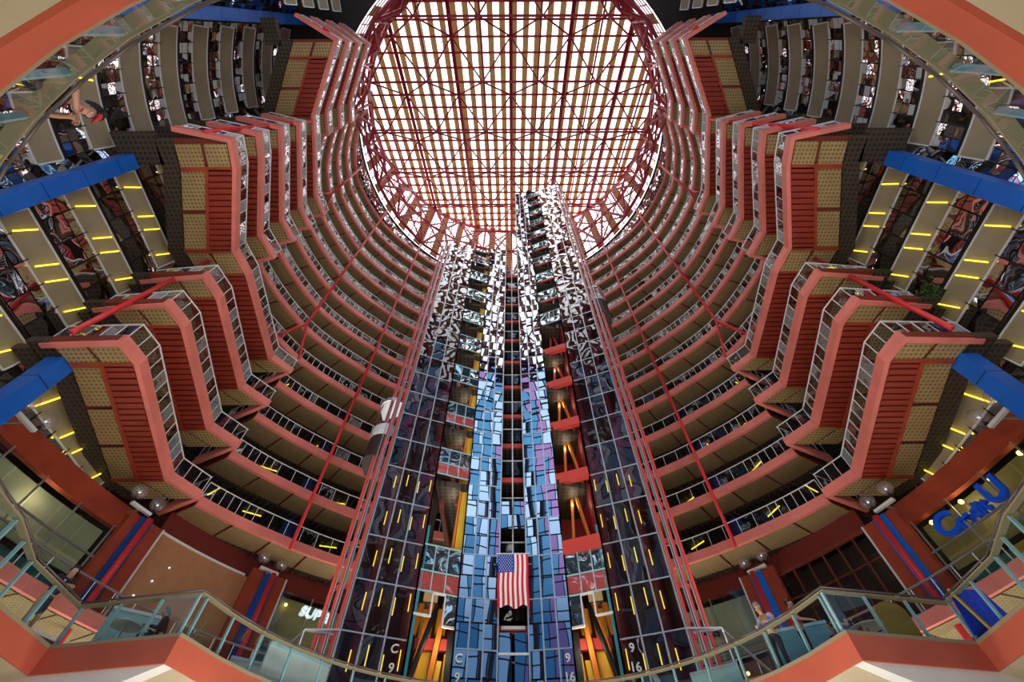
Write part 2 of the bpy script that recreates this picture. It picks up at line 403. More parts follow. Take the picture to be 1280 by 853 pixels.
for k, (A, fr, E_, rb, dp) in BAYS.items():
    for s in (-1, 1):
        grp = 'lowest stack of four' if k < 4 else ('middle stack' if k < 8 else 'top stack')
        bay(k, s, A, fr, E_, rb, dp, '%s angular balcony with ribbed red underside on the %s side' % (ORD[k] if k < 10 else 'highest', SN[s]))

# ------------------------------------------------------------------ side wings: walkways in front of the mirror glass
tube_mb = MB(); tube_mb.bar((-.03, -.14, -.50), (.25, .14, .46), .08, .05); TUBE = {1: datamesh(tube_mb, 'tube', 'tube_yellow')}
tube_mb = MB(); tube_mb.bar((.03, -.14, -.50), (-.25, .14, .46), .08, .05); TUBE[-1] = datamesh(tube_mb, 'tube', 'tube_yellow')
WE = -24.75                       # plane of the mirror glass walls
def spandrel_band(k, s, pl, label, group, tubes, where, size=1.0):
    """tan band leaning out a little between two storeys of mirror glass; pl is its plan line"""
    z = ZK(k) - .35; lo = pl; hi = offset(pl, -.38); bk = offset(pl, .15)
    root = thing('spandrel_band', label, 'wall band', (pl[0][0] * -s, pl[0][1], z), group)
    m_, e, d = MB(), MB(), MB(); n = len(pl); V = lambda p, h: (p[0] * -s, p[1], h)
    for i in range(n - 1):
        m_.box8([V(lo[i], z), V(hi[i], z + 1.3), V(bk[i], z + 1.3), V(bk[i], z), V(lo[i + 1], z), V(hi[i + 1], z + 1.3), V(bk[i + 1], z + 1.3), V(bk[i + 1], z)])
        e.bar(V(lo[i], z), V(lo[i + 1], z), .08, .08); e.bar(V(hi[i], z + 1.3), V(hi[i + 1], z + 1.3), .08, .08)
        d.bar(V(hi[i], z + 1.44), V(hi[i + 1], z + 1.44), .14, .2)
    for i in (0, n - 1): e.bar(V(lo[i], z), V(hi[i], z + 1.3), .08, .08)
    m_.build('face', 'walk_tan', root); e.build('edge_trim', 'white_trim', root); d.build('kerb', 'black', root)
    for i, tn in enumerate(tubes):
        o = inst(TUBE[-s], 'fluorescent_tube', None, ((WE + .24) * -s, tn, z + .62)); o.scale = (size, size, size)
        tag(o, '%s yellow tube from far end, %s' % (NTH[len(tubes) - 1 - i], where), 'light', 'yellow tubes on the tan bands')
WC = lambda n: -25.3 + .06 * (5.6 - n) + .035 * (5.6 - n) ** 2       # the wall curves inward beyond the middle pillar
def wline(n0, n1, k=6): return [(WC(lerp(n0, n1, i / k)), lerp(n0, n1, i / k)) for i in range(k + 1)]
for s in (-1, 1):
    S_ = SN[s]
    spandrel_band(0, s, [(WE, 14.6), (WE, 22.2)], 'short dark tan band behind the lowest angular balcony on the %s' % S_, S_ + ' tan bands', [15.9, 18.2, 19.4, 21.5], 'short band behind the lowest %s balcony' % S_, 1.25)
    for k in range(0, 6):
        spandrel_band(k, s, [(WE, 7.1), (WE, 13.4)], '%s tan band between the two lower blue pillars, %s mirror wall' % (ORD[k], S_), S_ + ' tan bands',
                      [8.0, 9.9, 10.8, 12.6] if k < 5 else [], '%s %s tan band between pillars' % (ORD[k], S_))
    for i, k in enumerate(range(1, 12)):
        n0 = 3.4 if k < 2 else (2.2 if k < 3 else (.3 if k < 4 else -.8))
        spandrel_band(k, s, wline(n0, 5.6), '%s tan band beyond the middle blue pillar toward the %s top corner' % (ORD[i], S_), S_ + ' tan bands', [1.9] if k in (2, 3) else [], '%s band near the %s top corner' % (ORD[i], S_))
    for i, k in enumerate(range(7, 11)):
        spandrel_band(k, s, [(-17.85, -9), (-17.85, -2.2)], '%s slim tan band past the outer end of the highest balconies, %s side' % (ORD[i], S_), S_ + ' tan bands', [], '')
# mirror glass walls
def panes(mb, p, q, z0, z1, w, h, gap=.03):
    l = math.hypot(q[0] - p[0], q[1] - p[1]); n = max(1, round(l / w)); m = max(1, round((z1 - z0) / h))
    for i in range(n):
        for j in range(m):
            a, b = (i + gap) / n, (i + 1 - gap) / n; u, v = lerp(z0, z1, (j + gap) / m), lerp(z0, z1, (j + 1 - gap) / m)
            A = (lerp(p[0], q[0], a), lerp(p[1], q[1], a)); B = (lerp(p[0], q[0], b), lerp(p[1], q[1], b))
            mb.quad((*A, u), (*B, u), (*B, v), (*A, v))
for s in (-1, 1):
    w = thing('wall_' + SN[s], None, None, (24.8 * s, 5, 10.5), kind='structure')
    bk, g, gc, mu = MB(), MB(), MB(), MB()
    line = wline(-13, 5.6, 28) + [(WE, 6.6), (WE, 23.2)]
    bo = offset(line, .2); bk.slab(mir(bo, s), mir(offset(bo, .4), s), 16.9, 60.2)
    for a, b in zip(line, line[1:]):
        if b[1] > 6.7: panes(g, *mir([a, b], s), 17, 60, 1.4, 1.3)
        else: panes(gc, *mir([a, b], s), 17, 60, 1.4, .65)
    for i, (x, y, _) in enumerate(sample(line, 1.4)):
        if i < 28 and i % 2: continue
        (x2, y2), = mir([(x + .03, y)], s); mu.bar((x2, y2, 17), (x2, y2, 60), .05, .05)
    bk.build('backing', 'slab_dark', w); g.build('mirror_pane', 'mirror_wall', w); gc.build('curved_pane', 'mirror_curved', w); mu.build('mullion', 'black', w)
# blue pillars
def pillar(x, y, z0, z1, label, w=.85, seam=3.9, m_='blue'):
    r = thing('blue_pillar', label, 'pillar', (x, y, z0), 'blue pillars'); c = MB(); z = z0
    while z < z1 - .01:
        t = min(z + seam, z1); c.box((x, y, (z + t) / 2), (w, w, t - z - .06)); z = t
    c.build('cladding', m_, r); d = MB(); d.box((x, y, (z0 + z1) / 2), (w - .06, w - .06, z1 - z0)); d.build('core', 'black', r)
for s in (-1, 1):
    pillar(22.3 * s, 13.35, 4.95, 18.1, 'blue square pillar rising to the lowest angular balcony on the %s' % SN[s])
    pillar(23.7 * s, 6.35, 4.95, 29.8, 'blue square pillar rising to the middle balconies on the %s' % SN[s], seam=2.6)
    pillar(22.0 * s, -1.5, 10, 60, 'blue square pillar highest on the %s, near the top edge of the picture' % SN[s], seam=2.9)
    for k in range(0, 5):
        x, y = P2(az_phi(.548 * s, 25.2), 25.2)
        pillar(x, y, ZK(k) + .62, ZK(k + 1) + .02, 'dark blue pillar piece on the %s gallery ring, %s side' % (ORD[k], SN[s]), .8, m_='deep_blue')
# tubes inside the galleries
gt = MB(); gt.box((0, 0, 0), (.09, 1.4, .07)); GT = datamesh(gt, 'gallery_tube', 'tube_yellow')
for k in range(0, 7):
    for s in (-1, 1):
        for j in range(6):
            p = s * (21 + j * 7.2 + (k % 3) * 1.3); dz = ZK(k + 1) - .12
            o = inst(GT, 'fluorescent_tube', None, (*P2(p, 26.3 - .15 * k), dz), -math.radians(p) + (0 if j % 2 else 1.2))
            tag(o, '%s yellow ceiling tube %s of the towers on the %s ring' % (NTH[j], SN[s], ORD[k]), 'light', 'ceiling tubes behind the galleries')
# red pipes
RZ = lambda n: 69.8 + .72 * n
def pipe(nm, label, segs, r=.13):
    m_ = MB()
    for a, b in segs: m_.tube(a, b, r, 8)
    tag(m_.build(nm, 'pipe_red', None, True), label, 'pipe', 'red pipes')
for s in (-1, 1):
    pipe('red_pipe', 'long thin red pipe standing on the lowest gallery ring %s of the towers' % SN[s], [((14.9 * s, 28.45, 17.6), (14.9 * s, 28.45, 72))])
    x, y = 19.2 * s, 22.3
    pipe('red_pipe', 'long red pipe on two splayed feet over the fifth gallery ring, %s side' % SN[s],
         [((x, y, 36.3), (x, y, 70)), ((x, y, 36.5), (20.7 * s, 22.0, 33.9)), ((x, y, 36.5), (19.3 * s, 24.2, 33.4))])
    x, y = 21.0 * s, 15.2
    pipe('red_pipe', 'short red pipe on two splayed feet high under the skylight rim, %s side' % SN[s],
         [((x, y, 53.8), (x, y, 67)), ((x, y, 54), (21.8 * s, 14.6, 51.6)), ((x, y, 54), (21.6 * s, 17.0, 51.4))])
    pipe('brace_pipe', 'slanting red brace from the lowest to the fourth balcony on the %s' % SN[s], [((20.9 * s, 11.6, 18.25), (21.2 * s, 13.0, 29.6))], .15)
    pipe('brace_pipe', 'slanting red brace from the fourth to the eighth balcony on the %s' % SN[s], [((18.55 * s, 4.75, 29.9), (18.0 * s, 6.3, 45.2))], .15)
    pipe('brace_pipe', 'slanting red brace from the eighth balcony up to the skylight rim, %s side' % SN[s], [((15.4 * s, -.55, 45.6), (17.6 * s, 3.4, 66))], .15)

# ------------------------------------------------------------------ skylight
sk = thing('skylight', 'huge slanted round skylight of white and tan strips on dark red steel trusses', 'skylight', (0, CY, RZ(CY)))
RR = 21.5
def chord(e, R=RR): h = math.sqrt(max(0, R * R - e * e)); return CY - h, CY + h
cl, tn = MB(), MB(); e = -21.4; i = 0
while e < 21.4:
    w = .74 if i % 2 == 0 else .74; n0, n1 = chord(e + w / 2); (cl if i % 2 == 0 else tn).quad((e, n0, RZ(n0)), (e + w, n0, RZ(n0)), (e + w, n1, RZ(n1)), (e, n1, RZ(n1))); e += w; i += 1
cl.build('clear_strip', 'roof_clear', sk); tn.build('tan_strip', 'roof_tan', sk)
n = -7.0
while n < 34.8:
    h = math.sqrt(max(0, RR * RR - (n - CY) ** 2))
    if h > 1: p = MB(); p.bar((-h, n, RZ(n) - .3), (h, n, RZ(n) - .3), .25, .36); p.build('purlin', 'truss_red', sk)
    n += 1.75
for i in range(-5, 6):
    e = i * 3.75; n0, n1 = chord(e); w = .46 if i % 2 == 0 else .2
    p = MB(); p.bar((e, n0, RZ(n0) - .6), (e, n1, RZ(n1) - .6), w, .3); p.build('rafter', 'truss_red', sk)
nd = Vector((0, .72, -1)).normalized() * 2.6
T = lambda i, j: Vector((7.5 * i, 7.0 * j, RZ(7.0 * j) - .7)); inside = lambda v: math.hypot(v.x, v.y - CY) < RR - .3
br = MB()
def clip_bar(a, b, w):
    if inside(a) and inside(b): br.bar(a, b, w, w)
    elif inside(a) or inside(b):
        if not inside(a): a, b = b, a
        lo, hi = 0., 1.
        for _ in range(20):
            md = (lo + hi) / 2
            if inside(a.lerp(b, md)): lo = md
            else: hi = md
        br.bar(a, a.lerp(b, lo), w, w)
for j in range(-2, 6):
    for i in range(-4, 4):
        B = T(i + .5, j + .5) + nd
        for di in (0, 1):
            for dj in (0, 1): clip_bar(B, T(i + di, j + dj), .2)
        clip_bar(B, T(i + 1.5, j + .5) + nd, .26)
br.build('space_frame', 'truss_red', sk)
rim = MB(); rp = []
for i in range(73):
    x, y = P2(i * 5, RR); rp.append(Vector((x, y, RZ(y) - .4)))
for a, b in zip(rp, rp[1:]): rim.bar(a, b, .4, .7)
rim.build('rim_beam', 'truss_red', sk)
# glazed drum between the galleries and the roof plane
dr = thing('truss_drum', 'glazed drum of dark red lattice steel ringing the skylight below its rim', 'truss', (0, CY, 71))
zlow = lambda p: table(abs(p), [(0, 72.0), (95, 72.0), (112, 60.7), (180, 60.7)])
g, mu, tr = MB(), MB(), MB(); R1 = 21.9; N = 120
for i in range(N):
    p0, p1 = -180 + 360 * i / N, -180 + 360 * (i + 1) / N; a, b = P2(p0, R1), P2(p1, R1)
    za, zb = zlow(p0), zlow(p1); ta, tb = RZ(a[1]) - .2, RZ(b[1]) - .2
    if ta - za > .3 and tb - zb > .3:
        g.quad((*a, za), (*b, zb), (*b, tb), (*a, ta), mi=1 if i % 3 == 2 else 0); mu.bar((*a, za), (*a, ta), .12, .12)
        z = 61.
        while z < 96:
            if za < z < ta and zb < z < tb: mu.bar((*a, z), (*b, z), .1, .12)
            z += 1.15
g.build('drum_glazing', ['roof_clear', 'roof_tan'], dr); mu.build('drum_mullion', 'truss_red', dr)
M2 = 24
for i in range(M2):
    p0, p1, pm = 360 * i / M2 - 180, 360 * (i + 1) / M2 - 180, 360 * (i + .5) / M2 - 180
    a, b, c = P2(p0, 21.1), P2(p1, 21.1), P2(pm, 20.2); za, zb = zlow(p0) - .3, zlow(p1) - .3; ta, tb = RZ(a[1]) - .8, RZ(b[1]) - .8
    if ta - za < 1.5 or tb - zb < 1.5: continue
    mz = (za + ta + zb + tb) / 4
    tr.tube((*a, za), (*b, zb), .22, 6); tr.tube((*a, lerp(za, ta, .5)), (*b, lerp(zb, tb, .5)), .2, 6)
    for q, u in ((a, za), (a, ta), (b, zb), (b, tb)): tr.tube((*q, u), (*c, mz), .2, 6)
    tr.tube((*a, za), (*a, ta), .18, 6); tr.tube((*a, za), (*b, lerp(zb, tb, .5)), .14, 6); tr.tube((*b, zb), (*a, lerp(za, ta, .5)), .14, 6)
    tr.tube((*a, lerp(za, ta, .5)), (*b, tb), .14, 6); tr.tube((*b, lerp(zb, tb, .5)), (*a, ta), .14, 6)
tr.build('lattice', 'truss_red', dr)
# mirror band that closes the top gallery
mb_ = MB()
for i in range(-104, 104, 3): panes(mb_, P2(i, 22.3), P2(i + 3, 22.3), 69.4, 72.0, 1.2, .9)
wt = thing('wall_top', None, None, (0, CY + 24, 70.5), kind='structure'); mb_.build('mirror_band', 'mirror_wall', wt)
# flat roofs outside the drum
c_ = MB(); c_.slab(arc(-98, 98, 22.2, 4), arc(-98, 98, 31, 4), 72.1, 72.5)
for a, b in ((104, 152), (208, 256)): c_.slab(arc(a, b, 22.0, 4), arc(a, b, 42, 4), 60.3, 60.6)
c_.build('ceiling', 'slab_dark', kind='structure')

# ------------------------------------------------------------------ back wall, floors
w = MB(); w.strip(arc(-104, 104, 28.15, 3), 4.4, 72.1, .3); w.build('wall_back', 'slab_dark', kind='structure')
bw = MB()
for k in range(14):
    for i in range(-20, 20):
        panes(bw, P2(i * 5, 28.05), P2(i * 5 + 5, 28.05), ZK(k) + .7, ZK(k) + 3.9, 1.2, 1.6)
bwr = thing('window_1', None, None, (0, CY + 28, 18), kind='structure'); bw.build('office_glass', 'tower_dark', bwr)

# ground-floor opening
def ground_plan(d=0.0):
    C2 = (0, 9.6); L = []
    for i in range(0, 19):                                     # south arc, east to west is traced later by mirroring
        a = math.radians(180 + i * 4.65); L.append((math.sin(a) * 10.38, C2[1] + math.cos(a) * 10.38))
    L += [(-10.92, 10.0), (-10.95, 11.95), (-7.62, 11.35)]
    for i in range(0, 11):
        a = math.radians(-75 + i * 7.5); L.append((math.sin(a) * 7.78, C2[1] + math.cos(a) * 7.75))
    full = L + [(-x, y) for x, y in L[::-1][1:-1]]
    return full
GP = ground_plan(); GPc = GP + [GP[0]]
def closed_offset(P, d):
    n = len(P); Q = [P[-1]] + P + [P[0]]; return offset(Q, d)[1:-1]
gf = thing('floor', None, None, (0, 9.6, 4.4), kind='structure')
wide = [(x * 3.2, 9.6 + (y - 9.6) * (2.9 if y > 9.6 else 2.5)) for x, y in GP]
sl = MB(); i1 = closed_offset(GP, .2) ; sl.slab(i1 + [i1[0]], wide + [wide[0]], 4.50, 4.90); sl.build('ground_slab', 'floor_stone', gf)
fl = MB(); fl.prism([(math.sin(a * math.pi / 18) * 17, 9 + math.cos(a * math.pi / 18) * 17) for a in range(36)], -1.9, -1.6); fl.build('floor', 'floor_stone', kind='structure')
cw = MB(); big = [(x * 1.49, 9.6 + (y - 9.6) * 1.49) for x, y in GP]; cw.strip(big + [big[0]], -1.6, 3.4, .3); cw.build('wall_front', 'plaster_white', kind='structure')
so = thing('ceiling', None, None, (0, 9.6, 3.2), kind='structure')
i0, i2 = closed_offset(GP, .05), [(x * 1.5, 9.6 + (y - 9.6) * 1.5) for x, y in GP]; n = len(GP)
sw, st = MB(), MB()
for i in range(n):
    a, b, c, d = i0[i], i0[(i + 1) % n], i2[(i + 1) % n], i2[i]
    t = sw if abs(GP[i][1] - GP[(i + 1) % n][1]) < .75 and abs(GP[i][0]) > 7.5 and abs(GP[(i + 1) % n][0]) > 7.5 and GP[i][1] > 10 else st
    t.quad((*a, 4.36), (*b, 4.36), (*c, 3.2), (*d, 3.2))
sw.build('lit_facet', 'plaster_white', so); st.build('tan_facet', 'plaster_tan', so)  # brighter light on the notch slopes is put into their white colour

# ground-floor guard rail round the opening
gr = thing('guard_railing', 'large glass guard railing with orange-red edge round the opening above the concourse', 'railing', (0, 17.3, 4.36))
f = MB(); f.strip(GPc, 4.36, 4.90, .18); f.build('fascia', 'orange_red', gr)
k_ = MB(); o_ = closed_offset(GP, .0); k_.strip(o_ + [o_[0]], 4.90, 4.98, .3); k_.build('kerb', 'ledge_tan', gr)
h = MB(); q = closed_offset(GP, .03) ; q = q + [q[0]]
for a, b in zip(q, q[1:]): h.tube((*a, 5.97), (*b, 5.97), .022, 8)
h.build('handrail', 'dark_rail', gr, True)
t = MB(); q = closed_offset(GP, .06); t.strip(q + [q[0]], 5.91, 5.94, .17); t.build('ledge', 'ledge_tan', gr)
gp = MB(); fin = MB(); fin.box((0, .075, .46), (.045, .075, .93)); FIN = datamesh(fin, 'fin', 'fin_blue')
S = sample(closed_offset(GP, .06) + [closed_offset(GP, .06)[0]], 1.0)[:-1]
for a, b in zip(S, S[1:] + S[:1]): gp.quad((a[0], a[1], 4.98), (b[0], b[1], 4.98), (b[0], b[1], 5.9), (a[0], a[1], 5.9))
gp.build('glass_panel', 'near_glass', gr)
for x, y, a in S: inst(FIN, 'post', gr, (x, y, 4.96), a)

# ------------------------------------------------------------------ second-floor balcony and storefronts
sb = thing('second_floor_balcony', 'coral edged balcony with silver rail running in front of the shops', 'balcony', (0, CY + 22.2, 10.4))
for a0, a1 in ((-118, -22), (22, 118)):
    pts = arc(a0, a1, 22.2, 3)
    f = MB(); f.strip(pts, 10.40, 10.98, .25); f.build('fascia', 'coral', sb)
    d = MB(); d.slab(offset(pts, .25), arc(a0, a1, 28, 3), 10.5, 10.95); d.build('floor_slab', 'gallery_floor', sb)
    u = MB(); n = round((a1 - a0) / 5)
    for i in range(n): u.slab(arc(a0 + i * 5 + .15, a0 + i * 5 + 4.85, 22.6, 2), arc(a0 + i * 5 + .15, a0 + i * 5 + 4.85, 24.6, 2), 10.4, 10.48)
    u.build('soffit', 'ring_panel', sb)
    S = sample(offset(pts, .1), 1.3); g = MB()
    for a, b in zip(S, S[1:]): g.quad((a[0], a[1], 11.05), (b[0], b[1], 11.05), (b[0], b[1], 12.0), (a[0], a[1], 12.0))
    g.build('glass_panel', 'shop_glass', sb)
    h = MB(); h.strip(offset(pts, .06), 12.05, 12.13, .1); h.build('handrail', 'steel', sb); h = MB(); h.strip(offset(pts, .08), 11.0, 11.04, .06); h.build('bottom_rail', 'steel', sb)
    for x, y, a in S: inst(POST, 'railing_post', sb, (x, y, 10.98), a)
# ground floor shop wall
gs = MB(); gs.strip(arc(-125, 125, 25.4, 3), 4.9, 10.5, .2); gs.build('wall_north', 'store_dark', kind='structure')
gm = MB()
for i in range(-40, 41): x, y = P2(i * 3, 25.3); gm.box((x, y, 7.7), (.08, .08, 5.5), -math.radians(i * 3))
for zz in (7.6, 9.3): gm.strip(arc(-120, 120, 25.25, 3), zz, zz + .07, .05)
gm.build('trim_1', 'teal_frame', kind='structure')

RS = 24.4
PH = lambda az, R=RS: az_phi(az, R)
def band(p0, p1, R, z0, z1, t, name, m_, parent=None, kind=None):
    b = MB(); b.strip(arc(p0, p1, R, 2), z0, z1, t); return b.build(name, m_, parent, kind=kind)
def mull(mb, p, R, z0, z1, w=.07): x, y = P2(p, R); mb.box((x, y, (z0 + z1) / 2), (w, w, z1 - z0), -math.radians(p))
def text_mesh(c, name, m_):
    t = bpy.data.objects.new('t', c); COL.objects.link(t); bpy.context.view_layer.update()
    me = bpy.data.meshes.new_from_object(t.evaluated_get(bpy.context.evaluated_depsgraph_get())); bpy.data.objects.remove(t)
    me.materials.clear(); me.materials.append(MATS[m_]); o = bpy.data.objects.new(name, me); COL.objects.link(o); return o
def text(s_, size, phi, R, z, m_, parent, ext=.05, align='LEFT', shear=0, bold=0, name='sign_letters'):
    c = bpy.data.curves.new(name, 'FONT'); c.body = s_; c.size = size; c.extrude = ext; c.align_x = align; c.shear = shear; c.offset = bold
    o = text_mesh(c, name, m_); a = math.radians(phi)
    M = Matrix(((math.cos(a), 0, -math.sin(a), 0), (-math.sin(a), 0, -math.cos(a), 0), (0, 1, 0, 0), (0, 0, 0, 1)))
    x, y = P2(phi, R); L = LOC[parent.name]
    o.parent = parent; o.matrix_local = Matrix.Translation(Vector((x, y, z)) - L) @ M
    return o
for s in (-1, 1):
    pA, pB = PH(.505), PH(.592)          # pilaster between the shops
    pC, pD = PH(.86), PH(.972)
    def pil(p0, p1, z1, label, u=.30, v=.66):
        r = thing('pilaster', label, 'pilaster', (*P2((p0 + p1) / 2 * s, RS - .3), 10.98), 'shopfront pilasters')
        w_ = (p1 - p0); f0, f1 = (p0 + u * w_), (p0 + v * w_)
        band(*sorted((p0 * s, f0 * s)), RS - .35, 10.98, z1, .5, 'red_panel', 'rust', r)
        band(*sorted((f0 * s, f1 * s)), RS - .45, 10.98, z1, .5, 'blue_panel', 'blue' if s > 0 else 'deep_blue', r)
        band(*sorted((f1 * s, p1 * s)), RS - .35, 10.98, z1, .5, 'red_panel', 'rust', r)
        x, y = P2(p0 * s, RS - .4); q = MB(); q.box((x, y, (10.98 + z1) / 2), (.08, .08, z1 - 10.98)); q.build('edge_trim', 'white_trim', r)
    pil(pA, pB, 17.2, 'blue and red pilaster nearest the towers on the %s shopfront' % SN[s])
    pil(pC, pD, 16.6, 'blue and red pilaster at the outer corner of the %s shopfront' % SN[s], .375, .74)
    for ph, R_, z1, lb in ((PH(.535, 23.3), 23.3, 16.9, 'nearest the towers'), (PH(.905, 23.3), 23.3, 16.3, 'at the outer corner')):
        x, y = P2(ph * s, R_); m_ = MB(); m_.tube((x, y, 4.95), (x, y, z1), .17, 12)
        tag(m_.build('red_column', 'pipe_red', None, True), 'bright red round column %s of the %s shopfront' % (lb, SN[s]), 'column', 'red round columns')
    # band over the shops
    b = band(*sorted((-s * -14 if 0 else s * 14, s * PH(.86))), RS + .1, 16.75, 18.05, .3, 'trim_2', 'maroon_band', kind='structure')
    b = band(*sorted((s * PH(.60), s * PH(.87))), RS - .02, 16.62, 16.76, .14, 'trim_3', 'white_trim' if s < 0 else 'frame_red', kind='structure')
    b = band(*sorted((s * PH(.945), s * 118)), RS + .15, 15.65, 16.95, .4, 'shop_fascia', 'rust')
    tag(b, 'broad rust red band above the corner shop on the far %s' % SN[s], 'fascia')
    # shop next to the tower
    z0, z1 = 10.98, 16.75
    if s < 0:
        r = thing('storefront', 'lit shop with olive walls and white letters beside the left tower', 'shop', (*P2(-28, RS), z0))
        band(-pA, -14, RS + 1.0, 13.6, z1, .1, 'back_panel', 'store_wall', r); band(-pA, -14, RS + 1.6, z0, 13.6, .1, 'lower_wall', 'beige_panel', r)
        mu = MB(); mu.strip(arc(-pA, -14, RS - .04, 2), 13.55, 13.65, .1); mu.strip(arc(-pA, -14, RS - .04, 2), 11.9, 11.98, .08)
        for p in (-pA, -pA + 5.5, -pA + 11): mull(mu, p, RS, z0, z1)
        mu.build('mullion', 'steel', r)
        g = MB(); panes(g, P2(-pA, RS), P2(-14, RS), z0, z1, 2.2, 3); g.build('shop_window', 'shop_glass', r)
        text('SUPER', .88, -pA + 4.0, RS - .12, 15.5, 'sign_white', r, .12, shear=.15, bold=.022)
        text('C', .98, -pA + 10.3, RS - .12, 15.5, 'sign_white', r, .02, shear=.15, bold=-.018)
        for j, (p, zz) in enumerate(((-pA + 2.0, 16.2), (-pA + 7.2, 12.9))):
            l = MB(); l.sphere((*P2(p, RS + .7), zz), .10, 10, 8); l.build('spot_lamp', 'bulb_warm', r, True)
        for j in range(2):
            l = MB(); x, y = P2(-pA + 1.6 + j * 2.3, RS + .8); l.box((x, y, 12.75), (1.0, .08, 1.2), -math.radians(-pA + 2)); l.build('poster', 'teal_frame', r)
        l = MB(); x, y = P2(-pA + 3, RS + .9); l.box((x, y, 11.7), (2.2, .5, .5), -math.radians(-pA + 3)); l.build('product_stand', 'yellow', r)
    else:
        r = thing('storefront', 'grey-green shop window with navy lettering beside the right tower', 'shop', (*P2(28, RS), z0))
        band(14, pA, RS + 1.1, 13.4, z1, .1, 'back_panel', 'store_sage', r); band(14, pA, RS + 2.4, z0, 13.4, .1, 'lower_wall', 'beige_panel', r)
        mu = MB(); mu.strip(arc(14, pA, RS - .04, 2), 13.35, 13.45, .1)
        for p in (pA, pA - 6.2, pA - 12): mull(mu, p, RS, z0, z1)
        mu.build('mullion', 'steel', r)
        g = MB(); panes(g, P2(14, RS), P2(pA, RS), z0, z1, 2.6, 3); g.build('shop_window', 'shop_glass', r)
        text('NDIE', .62, pA - 11.6, RS + .9, 15.55, 'sign_navy', r, .03, bold=.012); text('TISANS', .62, pA - 11.4, RS + .9, 14.75, 'sign_navy', r, .03, bold=.012)
        for j in range(4):
            l = MB(); l.sphere((*P2(pA - 2.2 - 3 * j, RS + 1.5), 12.0 + .5 * (j % 2)), .11, 10, 8); l.build('spot_lamp', 'bulb_warm', r, True)
    # middle bay
    if s < 0:
        r = thing('wall_panel', 'plain brown panel wall between the two blue pilasters on the left', 'wall panel', (*P2(-45, RS), z0))
        band(-pC, -pB, RS + .05, z0, 16.65, .15, 'panel', 'beige_panel', r)
        l = MB()
        for p, zz in ((-pC + 4, 15.2), (-pC + 3, 14.2), (-pC + 2, 13.2)): l.sphere((*P2(p, RS), zz), .06, 8, 6)
        l.build('stud_light', 'sign_white', r)
    else:
        r = thing('storefront', 'dark gridded window between the two blue pilasters on the right', 'shop', (*P2(45, RS), z0))
        band(pB, pC, RS + .9, z0, 16.7, .1, 'back_panel', 'store_dark', r)
        g = MB(); panes(g, P2(pB, RS - .02), P2(pC, RS - .02), z0, 16.6, 1.4, 1.4); g.build('shop_window', 'shop_glass', r)
        mu = MB()
        for i in range(7): mull(mu, lerp(pB, pC, i / 6), RS - .05, z0, 16.6, .1)
        for zz in (12.9, 14.9, 16.5): mu.strip(arc(pB, pC, RS - .08, 2), zz, zz + .09, .1)
        mu.build('mullion', 'frame_red', r)
    # corner shop
    p0, p1 = pD, 116
    if s < 0: r = thing('storefront', 'corner shop with pale sage glass behind the railing on the far left', 'shop', (*P2(-75, RS), z0))
    else: r = thing('storefront', 'corner shop with blue script letters on the far right', 'shop', (*P2(75, RS), z0))
    band(*sorted((s * p0, s * p1)), RS + 1.2, 13.2, 15.7, .1, 'back_panel', 'store_sage' if s < 0 else 'store_wall', r)
    band(*sorted((s * p0, s * p1)), RS + 2.2, z0, 13.3, .1, 'lower_wall', 'teal_frame' if s < 0 else 'teal_glass', r)
    g = MB()
    for i in range(14): panes(g, P2(s * lerp(p0, p1, i / 14), RS + .1), P2(s * lerp(p0, p1, (i + 1) / 14), RS + .1), z0, 15.65, 2.2, 2.4)
    g.build('shop_window', 'shop_glass', r)
    mu = MB()
    for i in range(10): mull(mu, s * (p0 + .4 + i * 5.2), RS + .05, z0, 15.65, .08)
    mu.strip(arc(*sorted((s * p0, s * p1)), RS + .02, 2), 13.85, 13.94, .1)
    mu.build('mullion', 'steel', r)
    if s > 0:
        text('C', 1.6, p0 + 2.4, RS - .1, 14.0, 'sign_blue', r, .12, bold=.05); text('redit', .92, p0 + 5.0, RS - .1, 14.0, 'sign_blue', r, .12, bold=.035)
        text('U', 1.6, p0 + 9.4, RS - .1, 14.0, 'sign_blue', r, .12, bold=.05)
        for j in range(7):
            l = MB(); l.sphere((*P2(p0 + 2 + 4.4 * j, RS + .5), 15.3), .12, 10, 8); l.build('spot_lamp', 'bulb_warm', r, True)
        for j in range(3):
            l = MB(); x, y = P2(p0 + 7 + 5 * j, RS + 1.2); l.box((x, y, 12.6), (1.0, .06, .55), -math.radians(p0 + 7)); l.build('poster', 'yellow', r)
    # globe lamps
    for j, (ph, R_, z, lb) in enumerate(((PH(.55, 23.6), 23.6, 17.1, 'on the pilaster nearest the towers'), (PH(.95, 23.4), 23.4, 16.55, 'on the outer corner pilaster'),
                                         (PH(1.53, 23.2), 23.2, 15.9, 'at the far edge of the shopfronts'))):
        r = thing('globe_lamp', 'twin clear glass globe lamp %s, %s side' % (lb, SN[s]), 'lamp', (*P2(ph * s, R_), z), 'twin globe lamps')
        a, b = P2((ph - 1.6) * s, R_), P2((ph + 1.6) * s, R_); q = MB(); q.bar((*a, z), (*b, z), .22, .16); q.build('bracket', 'white_trim', r)
        x, y = P2(ph * s, R_); q = MB(); q.bar((x, y, z), (*P2(ph * s, RS + .1), z), .12, .12); q.build('arm', 'steel', r)
